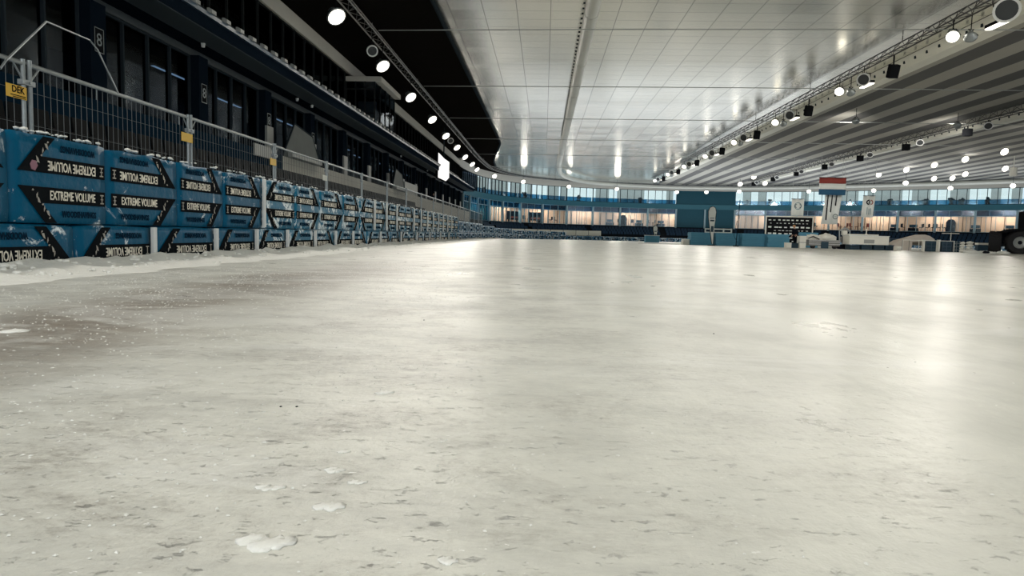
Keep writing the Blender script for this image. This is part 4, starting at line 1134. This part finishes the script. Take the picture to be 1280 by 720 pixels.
# slatted pallet collar behind the flag
pr = thing('pallet_frame', (at(881, 296, 46.8).x, 46.9, 0.0), 0, 'pale wooden slatted frame standing behind the mat stacks', 'frame')
mb = MB(); L_ = at(911, 296, 46.9).x-at(877, 296, 46.9).x
for z in (.55, .82, 1.05): mb.box(0, L_, 0, .04, z, z+.09)
for x in (0, .55, L_-.6, L_-.08): mb.box(x, x+.08, -.02, .06, 0.012, 1.15)
mb.build('slats', 'white', pr)
# thin pole with cable
pp = thing('flag_pole', (at(920, 300, 43.4).x, 43.4, 0.0), 0, 'tall thin pole standing among the blue mat stacks', 'pole')
MB().cyl((0, 0, 0.0), (.12, 0, at(922, 250, 43.4).z), .022, 6).build('pole', 'dark', pp); MB().cyl((0, 0, 0), (0, 0, .06), .18, 10).build('pole_base', 'dark', pp)
MB().tube([(.0, -.02, 1.6), (-.16, -.02, .7), (-.1, -.02, .55), (.06, -.02, .3), (.04, -.02, .06)], .012, 5).build('loose_cord', 'dark', pp)
# photo wall
a = at(957, 292, 50.5); b = at(1016, 272.5, 50.5); W_ = b.x-a.x; H_ = b.z
pw = thing('sponsor_wall', (a.x, 50.5, .012), 0, 'wide black backdrop wall with rows of small white marks in a pale frame', 'backdrop')
MB().box(0, W_, 0, .05, .05, H_).build('backdrop_cloth', 'black', pw)
mb = MB()
for (x0, x1, z0, z1) in [(-.05, W_+.05, H_, H_+.07), (-.05, .02, 0, H_), (W_-.02, W_+.05, 0, H_)]: mb.box(x0, x1, -.03, .06, z0, z1)
mb.box(-.05, .02, -.35, .5, 0, .04); mb.box(W_-.02, W_+.05, -.35, .5, 0, .04)
mb.build('frame', 'white', pw)
mb = MB(); random.seed(3)
for rI, (z, wd, hh) in enumerate([(.90, .20, .09), (.79, .13, .05), (.66, .26, .12), (.54, .18, .05), (.44, .28, .12), (.30, .24, .12), (.18, .3, .08)]):
    x = .15+.12*(rI % 2)
    while x < W_-.3:
        if random.random() < .95: mb.box(x, x+wd*random.uniform(.75, 1.1), -.012, -.004, z*H_-hh/2, z*H_+hh/2*random.uniform(.3, 1))
        x += wd+random.uniform(.06, .18)
mb.build('printed_marks', 'cloth', pw)
# crates and blocks round the person
def stackbox(px0, px1, py0, py1, Y, d, mat, lab, cat='box', name='block'):
    return boxthing(name, px0, px1, py0, py1, Y, d, mat, lab, cat)
r, W_, H_ = stackbox(982.5, 989.5, 304, 311, 41.2, .4, 'white', 'small cream block left of the dark crate in front of the person', name='foam_block')
MB().box(-W_/2, W_/2, .0, .4, H_, H_+.03).build('top_pad', 'cloth', r)
r, W_, H_ = stackbox(990, 998.5, 304, 311, 41.4, .4, 'crate', 'dark crate in front of the person', 'crate', name='dark_crate')
mb = MB(); [mb.box(-W_/2+.04, W_/2-.04, -.015, 0, z, z+.025) for z in (.08, .18, .27)]; mb.build('crate_ribs', 'frame', r)
r, W_, H_ = stackbox(999, 1008, 295, 312, 41.2, .5, 'white', 'taller cream block right of the dark crate', name='foam_block')
MB().box(-W_/2-.01, W_/2+.01, -.012, .3, H_*.45, H_*.49).build('strap', 'rail', r)
r, W_, H_ = stackbox(1000, 1023, 291, 297, 46.5, .9, 'mat', 'pale blue mat stack partly hidden behind the cream block', 'mat', name='mat_stack')
MB().box(-W_/2, W_/2, -.01, .9, H_*.5, H_*.54).build('seam', 'tealdark', r)
# grey trailer with tarpaulin load
tr = thing('equipment_trailer', (at(1030, 310, 41.5).x, 41.5, 0.012), 0, 'grey flat trailer loaded with pale covered equipment', 'trailer')
w2 = (at(1048, 300, 41.5).x-at(1009, 300, 41.5).x)/2
MB().box(-w2, w2, 0, 1.2, .16, .52).build('trailer_bed', 'stuff', tr, bevel=.02)
MB().box(-.20, .22, -.06, .0, .02, .42).build('ladder_box', 'crate', tr)
mb = MB(); [mb.box(-w2, w2, -.02, 0, z, z+.02) for z in (.26, .38, .48)]; mb.build('side_ribs', 'rim', tr)
for x in (-w2*.7, w2*.7):
    MB().cyl((x, 0.02, .13), (x, .18, .13), .13, 12).build('wheel', 'tyre', tr)
mb = MB(); mb.ball((-w2*.45, .6, .60), .30, 8, 1.6, 1.4, .8, .5); mb.ball((w2*.35, .6, .62), .34, 8, 1.5, 1.4, .8, .5); mb.build('tarpaulin', 'white', tr, smooth=True)
MB().box(-w2+.05, w2*.9, .3, 1.1, .5, .74).build('load_boxes', 'white', tr, bevel=.03)
MB().tube([(-w2, .1, .6), (-w2*.7, .1, .72), (-w2*.3, .1, .56)], .03, 6).build('tow_bar', 'dark', tr)
# tall machine
mc = thing('ice_machine', (at(1055.5, 311, 42.4).x, 42.4, 0.012), 0, 'tall narrow machine of grey pipes between trailer and white container', 'machine')
hM = at(1054, 285.5, 41.6).z
MB().box(-.26, .26, 0, .5, 0, .28).build('machine_base', 'dark', mc, bevel=.02)
mb = MB()
for x in (-.28, -.12, .1, .26): mb.cyl((x, .1, .2), (x+.05*sin(x*30), .12, hM-.1), .035, 6)
mb.tube([(-.28, .1, hM-.12), (-.1, .05, hM), (.1, .05, hM-.03), (.26, .1, hM-.16)], .05, 7); mb.build('pipe_frame', 'galv', mc)
MB().box(-.14, .12, .0, .3, hM*.68, hM*.9).build('control_box', 'white', mc, bevel=.02); MB().box(-.2, .2, .05, .35, hM*.32, hM*.6).build('engine_block', 'stuff', mc, bevel=.03)
MB().cyl((.2, -.02, .3), (.2, -.02, .62), .07, 8).build('gas_bottle', 'rim', mc)
# white container on crates
for i, (x0, x1) in enumerate([(1063, 1074.5), (1077, 1090), (1092.5, 1105), (1107, 1118)]):
    r, W_, H_ = stackbox(x0, x1, 306.5, 312.5, 41.3, .8, 'crate', 'dark blue crate under the white container, %s from the left' % ORD[i], 'crate', name='plastic_crate'); r['group'] = 'crates under the white container'
    mb = MB(); [mb.box(-W_/2+.05, W_/2-.05, -.015, 0, z, z+.03) for z in (.06, .14, .21)]; mb.build('crate_ribs', 'frame', r)
ztop = 0
zbase = .012+at(1070, 306.5, 41.3).z-.012
a = at(1062, 300, 41.2); b = at(1112, 296.5, 41.2)
wc = thing('white_container', ((a.x+b.x)/2, 41.25, zbase+.045), 0, 'long white container resting on dark blue crates', 'container')
WW = (b.x-a.x)/2; MB().box(-WW, WW, 0, .9, 0, b.z-zbase).build('container_body', 'white', wc, bevel=.02)
MB().box(-WW-.02, WW+.02, -.02, .92, b.z-zbase-.03, b.z-zbase+.01).build('rim', 'cloth', wc)
MB().box(-.3, .3, -.012, 0, .08, .3).build('worn_patch', 'casing', wc)
o = MB().box(-WW*.98, WW*.55, .2, .6, 0, .07).build('white_beam', 'white', bevel=.01); o.location = (wc.location.x, 41.25, b.z+.065); tag(o, 'white beam lying on top of the white container', 'beam')
pl2 = thing('small_post', (at(1080, 296, 41.8).x, 41.55, b.z+.135), 0, 'short white post standing on the container', 'post')
MB().cyl((0, 0, 0), (0, 0, .32), .03, 8).build('post', 'white', pl2); MB().cyl((0, 0, 0), (0, 0, .03), .07, 8).build('foot', 'white', pl2)
r, W_, H_ = stackbox(1112.5, 1126.5, 299, 310, 43.3, .9, 'crate', 'dark blue bin right of the white container', 'bin', name='dark_bin')
MB().box(-W_/2-.02, W_/2+.02, -.03, .92, H_, H_+.04).build('lid', 'navyedge', r)
r, W_, H_ = stackbox(1120.5, 1127, 308, 314, 40.6, .4, 'white', 'small white block at the left end of the snow heap railing', name='foam_block')
MB().box(-W_/2, W_/2, -.01, .0, .1, .12).build('seam', 'rail', r)
# covered heap (white sheet drawn to a peak over goods) with railing
sh = thing('covered_heap', (at(1151, 312, 41).x, 41.6, 0.012), 0, 'cream sheet drawn up to a low peak over stacked goods', 'heap')
s = 41.6/F; H0 = .012
zz = lambda py: at(1150, py, 41.6).z
prof = [(-29*s, .02), (-27*s, zz(307)), (-18*s, zz(300)), (-9*s, zz(297)), (2*s, zz(293.8)), (10*s, zz(293.4)), (16*s, zz(295)), (22*s, zz(299)), (22*s, zz(302)), (-4*s, zz(303)), (-5*s, .02)]
mb = MB(); n_ = len(prof)
for (yy, sc_) in ((0, 1), (.35, 1.0), (.9, .9), (1.3, .6)):
    mb.v += [(u, yy, v*sc_ if v > .05 else v) for u, v in prof]
for j in range(3):
    for i in range(n_): mb.f.append((j*n_+i, j*n_+(i+1) % n_, (j+1)*n_+(i+1) % n_, (j+1)*n_+i))
mb.f.append(tuple(range(n_))); mb.f.append(tuple(range(3*n_, 4*n_))[::-1])
mb.build('sheet', principled('cream_sheet', (.60, .54, .48), .85, var=.08), sh)
mb = MB(); [mb.box(x*s-.015, x*s+.015, -.02, 0, .02, zz(301)) for x in (-16, -8)]; mb.build('sheet_seams', 'stuff', sh)
rl = thing('railing', (at(1128, 312, 40.7).x, 40.7, 0.0), 0, 'pale tubular railing in front of the covered heap', 'railing')
mb = MB(); zr = at(1128, 300, 40.7).z
mb.tube([(0, 0, zr), (2.9, 0, zr)], .018, 6); mb.build('top_rail', 'white', rl)
for x in (0, .9, 1.9, 2.9): MB().cyl((x, 0, 0), (x, 0, zr), .018, 6).build('rail_post', 'white', rl)
for i, (x0, x1) in enumerate([(1157, 1171.5), (1177, 1189.5), (1190.5, 1200)]):
    r, W_, H_ = stackbox(x0, x1, 301.5, 314.5, 41.0, .45, 'crate', 'dark blue cage box beside the covered heap, %s from the left' % ORD[i], 'crate', name='cage_box'); r['group'] = 'cage boxes beside the heap'
    mb = MB(); [mb.box(-W_/2+.03, W_/2-.03, -.02, 0, z, z+.03) for z in (.12, .3, .5)]; [mb.box(x*W_/2-.015, x*W_/2+.015, -.02, 0, .02, H_) for x in (-.95, 0, .95)]; mb.build('cage_bars', 'galv' if i == 2 else 'navyedge', r)
for i, x in enumerate([1155, 1174]):
    r, W_, H_ = stackbox(x-1.6, x+1.6, 300.5, 315, 40.6, .2, 'white', 'narrow cream pillar between the dark cage boxes, %s one' % ORD[i], 'pillar', name='foam_pillar')
    MB().box(-W_/2-.01, W_/2+.01, -.01, .21, H_, H_+.03).build('cap', 'cloth', r)
for i, (x0, x1, y0) in enumerate([(1202, 1208, 302), (1209, 1219, 301.5)]):
    Y_ = 40.4; a = at((x0+x1)/2, 315, Y_); k_ = (x1-x0)*Y_/F/2
    bg_ = thing('white_sack', (a.x, Y_, 0), 0, ['narrow upright pale sack right of the cages', 'wide pale bundle of folded sacks beside the narrow one'][i], 'sack')
    mb = MB(); hh = at(x0, y0, Y_).z
    for j in range(4): mb.ball((0, .2, hh*(.14+.24*j)), hh*.15, 7, k_/(hh*.15)*(1-.05*j), 1.6, .9, .4)
    mb.build('sack_body', 'white', bg_, smooth=True); MB().box(-k_*.6, k_*.6, -.06, -.03, hh*.4, hh*.45).build('strap', 'rail', bg_)
tp = thing('sign_frame', (at(1188, 300, 44).x, 44, 0.012), 0, 'thin pale pole with a cross bar behind the cage boxes', 'pole')
MB().cyl((0, 0, 0), (0, 0, at(1188, 291, 44).z), .025, 6).build('pole', 'white', tp); MB().box(-.55, .5, -.02, .02, at(1188, 291.6, 44).z-.05, at(1188, 291.6, 44).z).build('cross_bar', 'white', tp)
# pale advertising table and dark boards near the tractor
r, W_, H_ = stackbox(1222, 1244, 306.5, 310, 43.5, .3, 'crate', 'dark blue low board left of the tractor wheel', 'board', name='low_board')
MB().box(-W_/2, W_/2, -.02, .32, H_, H_+.12).build('pale_top', 'white', r)
mb = MB()
for j in range(16): mb.ball((random.uniform(-1.3, 1.2), random.uniform(-.1, .5), .02), random.uniform(.10, .22), 6, 1.6, 1, .6, .7)
o = mb.build('snow_heap', 'snow', smooth=True); p = at(1237, 316, 39.9); o.location = (p.x, 39.9, 0); tag(o, 'low heap of scraped snow left of the tractor', 'snow heap')
mb = MB(); mb.ball((0, 0, .05), .12, 7, 1.5, 1, .7, .4); o = mb.build('dark_lump', 'dark', smooth=True); p = at(1232.5, 315, 39.6); o.location = (p.x, 39.6, .01); tag(o, 'small dark object lying in the snow left of the tractor', 'object')

# ------------------------------------------------------------------ tractor at the right edge
TY = 41.0; a = at(1270, 310, TY)
tk = thing('tractor', (a.x, TY+.2, 0), 0, 'dark tractor with big lugged tyre and grey wheel rim at the right edge', 'tractor')
def wheel(cx, cy, r, wd, yaw, name='wheel'):
    R = Matrix.Translation((cx, cy, r)) @ Matrix.Rotation(yaw, 4, 'Z') @ Matrix.Rotation(pi/2, 4, 'X')
    t_ = MB().lathe([(r*.55, -wd/2), (r*.93, -wd/2), (r, -wd*.38), (r, wd*.38), (r*.93, wd/2), (r*.55, wd/2)], 28, R, caps=False)
    for k in range(20):
        an = 2*pi*k/20
        for sgn in (-1, 1):
            L = Matrix.Rotation(an+(.08 if sgn > 0 else 0), 4, 'Z') @ Matrix.Translation((r, 0, sgn*wd*.24)) @ Matrix.Rotation(sgn*.6, 4, 'X')
            t_.box(-.01, r*.055, -r*.03, r*.03, -wd*.24, wd*.24, R @ L)
    o = t_.build(name, 'tyre', tk)
    MB().lathe([(r*.56, -wd*.42), (r*.56, wd*.36), (r*.50, wd*.42), (r*.40, wd*.30), (r*.22, wd*.22), (r*.20, wd*.34), (.01, wd*.36)], 24, R).build('rim', 'rimgrey', o, smooth=False)
    MB().lathe([(r*.17, wd*.34), (r*.17, wd*.40), (.01, wd*.42)], 12, R).build('hub', 'dark', o)
wheel(.18, -.10, .66, .62, radians(-18)); wheel(-.70, .62, .64, .62, radians(58)); wheel(2.3, .0, .5, .4, radians(-10)); wheel(2.1, 1.6, .5, .4, radians(-10))
MB().prism([(-.6, .62), (-.25, 1.22), (.2, 1.42), (1.3, 1.5), (2.7, 1.30), (2.8, .7), (.8, .55)], .38, 1.15, lambda u, v, w_: (u, w_, v)).build('bonnet', 'dark', tk, bevel=.05)
MB().prism([(-.75, 1.22), (-.5, 1.36), (0, 1.46), (.55, 1.42), (.85, 1.2), (.6, 1.3), (0, 1.36), (-.45, 1.26)], -.35, .35, lambda u, v, w_: (u, w_, v)).build('mudguard', 'black', tk, bevel=.02)
MB().box(.9, 2.0, .35, 1.2, 1.4, 2.5).build('cab', 'black', tk, bevel=.05)

# ------------------------------------------------------------------ hanging banners and flag (about 72 m away)
def hanging(px0, px1, py0, py1, Y, mat, label, cat='banner', name='hanging_banner', skew=0.0, wires=True, wm='cable'):
    a = at(px0, py1, Y); b = at(px1, py0, Y); W_ = b.x-a.x; H_ = b.z-a.z
    root = thing(name, ((a.x+b.x)/2, Y, a.z), 0, label, cat)
    if mat: 
        mb = MB(); n_ = 10
        for zi, (u0) in ((0, skew), (H_, 0)):
            for i in range(n_+1): mb.v.append((-W_/2+W_*i/n_+u0, .05*sin(i*1.1), zi))
        for i in range(n_): mb.f.append((i, i+1, n_+2+i, n_+1+i))
        o = mb.build('banner_cloth', mat, root, smooth=True); md = o.modifiers.new('thick', 'SOLIDIFY'); md.thickness = .02
    MB().cyl((-W_/2-.03, 0, H_), (W_/2+.03, 0, H_), .035, 6).build('batten', 'frame', root)
    zt = zc(Y)-a.z
    if wires:
        mb = MB(); [mb.cyl((x*W_*.45, 0, H_), (x*W_*.45, 0, zt), .015, 4) for x in (-1, 1)]; mb.build('hanging_wires', wm, root)
    return root, W_, H_
def ring(mb, cx, cz, r, w_, n=20, y0=-.09, a0=0, a1=2*pi):
    for i in range(n):
        t0 = a0+(a1-a0)*i/n; t1 = a0+(a1-a0)*(i+1)/n
        mb.prism([(cx+r*cos(t0), cz+r*sin(t0)), (cx+r*cos(t1), cz+r*sin(t1)), (cx+(r-w_)*cos(t1), cz+(r-w_)*sin(t1)), (cx+(r-w_)*cos(t0), cz+(r-w_)*sin(t0))], y0, y0+.02, lambda u, v, w2: (u, w2, v))
r, W_, H_ = hanging(988.5, 1005, 249, 269.5, 72, 'cloth', 'white hanging banner with a round grey emblem above the sponsor wall')
mb = MB(); ring(mb, 0, H_*.58, W_*.30, W_*.06); mb.build('round_emblem', 'tealframe', r)
mb = MB(); ring(mb, -W_*.12, H_*.58, W_*.14, W_*.06, a0=1.2, a1=5.0); ring(mb, W_*.16, H_*.58, W_*.14, W_*.05, a0=-1.7, a1=1.7); mb.build('emblem_strokes', 'crate', r)
r, W_, H_ = hanging(1030, 1052.5, 242.5, 280, 71, 'cloth', 'long white hanging banner with three dark slashes and a ring emblem', skew=-.35)
mb = MB()
for (x, z0) in ((-.40, .12), (-.14, .38), (.14, .60)):
    mb.prism([(W_*(x), H_*.99), (W_*(x+.06), H_*.99), (W_*(x+.03-.02), H_*z0), (W_*(x-.07), H_*(z0+.02))], -.09, -.07, lambda u, v, w_: (u, w_, v))
mb.build('dark_slashes', 'dark', r)
mb = MB(); ring(mb, W_*.15, H_*.25, W_*.17, W_*.05); mb.box(W_*.08, W_*.22, -.09, -.07, H_*.243, H_*.257); mb.build('ring_emblem', 'rail', r)
r, W_, H_ = hanging(1077.5, 1094, 245, 271.5, 71.5, 'cloth', 'white hanging banner with a dark and red curved emblem, right of the long banner', skew=-.15)
mb = MB(); ring(mb, -W_*.04, H_*.70, W_*.22, W_*.10, a0=1.3, a1=5.0); ring(mb, W_*.06, H_*.70, W_*.12, W_*.07, a0=1.3, a1=5.0); mb.build('emblem_dark_part', 'dark', r)
mb = MB(); ring(mb, W_*.10, H_*.70, W_*.22, W_*.07, a0=-1.5, a1=1.5); mb.build('emblem_red_part', 'red', r)
mb = MB(); [mb.box(W_*x, W_*(x+.05), -.09, -.07, H_*.12, H_*(.12+h)) for x, h in ((-.18, .34), (-.02, .28), (.12, .30))]; mb.build('emblem_lines', 'tealframe', r)
# national flag: three horizontal stripes as three parts
r, W_, H_ = hanging(1023, 1057.5, 222.5, 243.5, 70, None, 'large hanging flag of red, white and blue horizontal stripes', 'flag', 'hanging_flag')
for i, (f0, f1, mm, nm) in enumerate([(.66, 1, 'flagred', 'red_stripe'), (.33, .66, 'cloth', 'white_stripe'), (0, .33, 'flagblue', 'blue_stripe')]):
    mb = MB()
    for z in (f0*H_, f1*H_):
        for k in range(13): mb.v.append((-W_/2+W_*k/12, .06*sin(k*.9), z))
    for k in range(12): mb.f.append((k, k+1, 14+k, 13+k))
    o = mb.build(nm, mm, r, smooth=True); md = o.modifiers.new('thick', 'SOLIDIFY'); md.thickness = .02
# pale drum lamp near the right end of the ceiling
p = at(1266.5, 214, 68); dl = thing('ventilation_drum', (p.x, 68, 0), 0, 'pale upright drum hanging from the ceiling near the right edge', 'duct')
MB().cyl((0, 0, at(1266, 220, 68).z), (0, 0, at(1266, 209.5, 68).z), .30, 14).build('drum', 'white', dl, smooth=False); MB().cyl((0, 0, at(1266, 210, 68).z), (0, 0, zc(68)), .04, 6).build('hanger', 'white', dl)

# ------------------------------------------------------------------ people
def person(name, loc, rz, H_, label, lean=.0, hat='orange', top='dark', sit=False):
    root = thing(name, loc, rz, label, 'person')
    k = H_/1.75; ln = lean
    def L(x, y, z): # lean forward above the hips (forward = -y)
        if z > .95: dz = z-.95; return (x*k, (y-dz*sin(ln))*k, (.95+dz*cos(ln))*k)
        return (x*k, y*k, z*k)
    V = [(L(0, 0, .95), .125), (L(0, 0, 1.12), .12), (L(0, 0, 1.32), .145), (L(0, 0, 1.46), .07), (L(0, -.01, 1.53), .052), (L(0, -.02, 1.61), .085), (L(0, -.02, 1.70), .075),
         (L(.17, 0, 1.42), .062), (L(.24, -.02, 1.15), .045), (L(.20, -.16, .96), .034), (L(.18, -.22, .90), .03),
         (L(-.17, 0, 1.42), .062), (L(-.24, -.02, 1.15), .045), (L(-.20, -.16, .96), .034), (L(-.18, -.22, .90), .03),
         (L(.10, 0, .88), .092), (L(.11, -.03, .48), .06), (L(.11, .02, .09), .042), (L(.12, -.13, .04), .035),
         (L(-.10, 0, .88), .092), (L(-.11, -.01, .48), .06), (L(-.11, .05, .09), .042), (L(-.12, -.10, .04), .035)]
    E = [(0, 1), (1, 2), (2, 3), (3, 4), (4, 5), (5, 6), (2, 7), (7, 8), (8, 9), (9, 10), (2, 11), (11, 12), (12, 13), (13, 14), (0, 15), (15, 16), (16, 17), (17, 18), (0, 19), (19, 20), (20, 21), (21, 22)]
    # fingers
    for s, hand in ((1, 10), (-1, 14)):
        for f in range(4):
            b = len(V); x = s*(.165+.016*f)
            V.append((L(x, -.27, .875), .0085)); V.append((L(x, -.30, .845-.004*f), .0075)); E += [(hand, b), (b, b+1)]
        b = len(V); V.append((L(s*.145, -.24, .88), .010)); V.append((L(s*.135, -.26, .86), .009)); E += [(hand, b), (b, b+1)]
    def skin(verts, edges, nm, mat, grow=0.0, rootv=0):
        me = bpy.data.meshes.new(nm); me.from_pydata([v[0] for v in verts], edges, []); me.materials.append(MAT[mat])
        o = bpy.data.objects.new(nm, me); C.objects.link(o); o.parent = root
        md = o.modifiers.new('skin', 'SKIN'); md.use_smooth_shade = True
        for i, sv in enumerate(me.skin_vertices[0].data): sv.radius = ((verts[i][1]+grow)*k,)*2; sv.use_root = (i == rootv)
        o.modifiers.new('sub', 'SUBSURF').levels = 1; return o
    skin(V, E, 'body', 'skin')
    J = [V[i] for i in (0, 1, 2, 3, 7, 8, 9, 11, 12, 13)]; J[3] = (J[3][0], .06)
    skin(J, [(0, 1), (1, 2), (2, 3), (2, 4), (4, 5), (5, 6), (2, 7), (7, 8), (8, 9)], 'jacket', top, .028)
    T = [V[i] for i in (0, 15, 16, 17, 18, 19, 20, 21, 22)]
    skin(T, [(0, 1), (1, 2), (2, 3), (3, 4), (0, 5), (5, 6), (6, 7), (7, 8)], 'trousers', 'dark', .022)
    hc = Vector(L(0, -.02, 1.655)); 
    mb = MB(); mb.ball(hc+Vector((0, -.095*k, .0)), .016*k, 5, .8, 1.2, 1.5); mb.ball(hc+Vector((.085*k, .0, 0)), .02*k, 5, .5, .8, 1.3); mb.ball(hc+Vector((-.085*k, 0, 0)), .02*k, 5, .5, .8, 1.3)
    mb.build('nose_and_ears', 'skin', root, smooth=True)
    mb = MB(); [mb.ball(hc+Vector((s*.032*k, -.086*k, .018*k)), .009*k, 5) for s in (-1, 1)]; mb.box(hc.x-.025*k, hc.x+.025*k, hc.y-.092*k, hc.y-.08*k, hc.z-.045*k, hc.z-.038*k); mb.build('eyes_and_mouth', 'dark', root)
    mb = MB(); mb.ball(hc+Vector((0, .015*k, .045*k)), .108*k, 9, 1, 1.05, .85, .15); mb.build('hat' if hat == 'orange' else 'hair', hat, root, smooth=True)
    return root
p = at(994.5, 300, 43.8)
person('person', (p.x, 43.8, .012), radians(-60), 1.42, 'person in dark clothes with an orange hat, stooping behind the dark crate', .35)
p = at(533, 246, 48)
person('person', (-9.42, 57.5, 2.0), radians(90), 1.75, 'person in dark clothes standing behind the parapet far along the left stand', .05, 'dark')
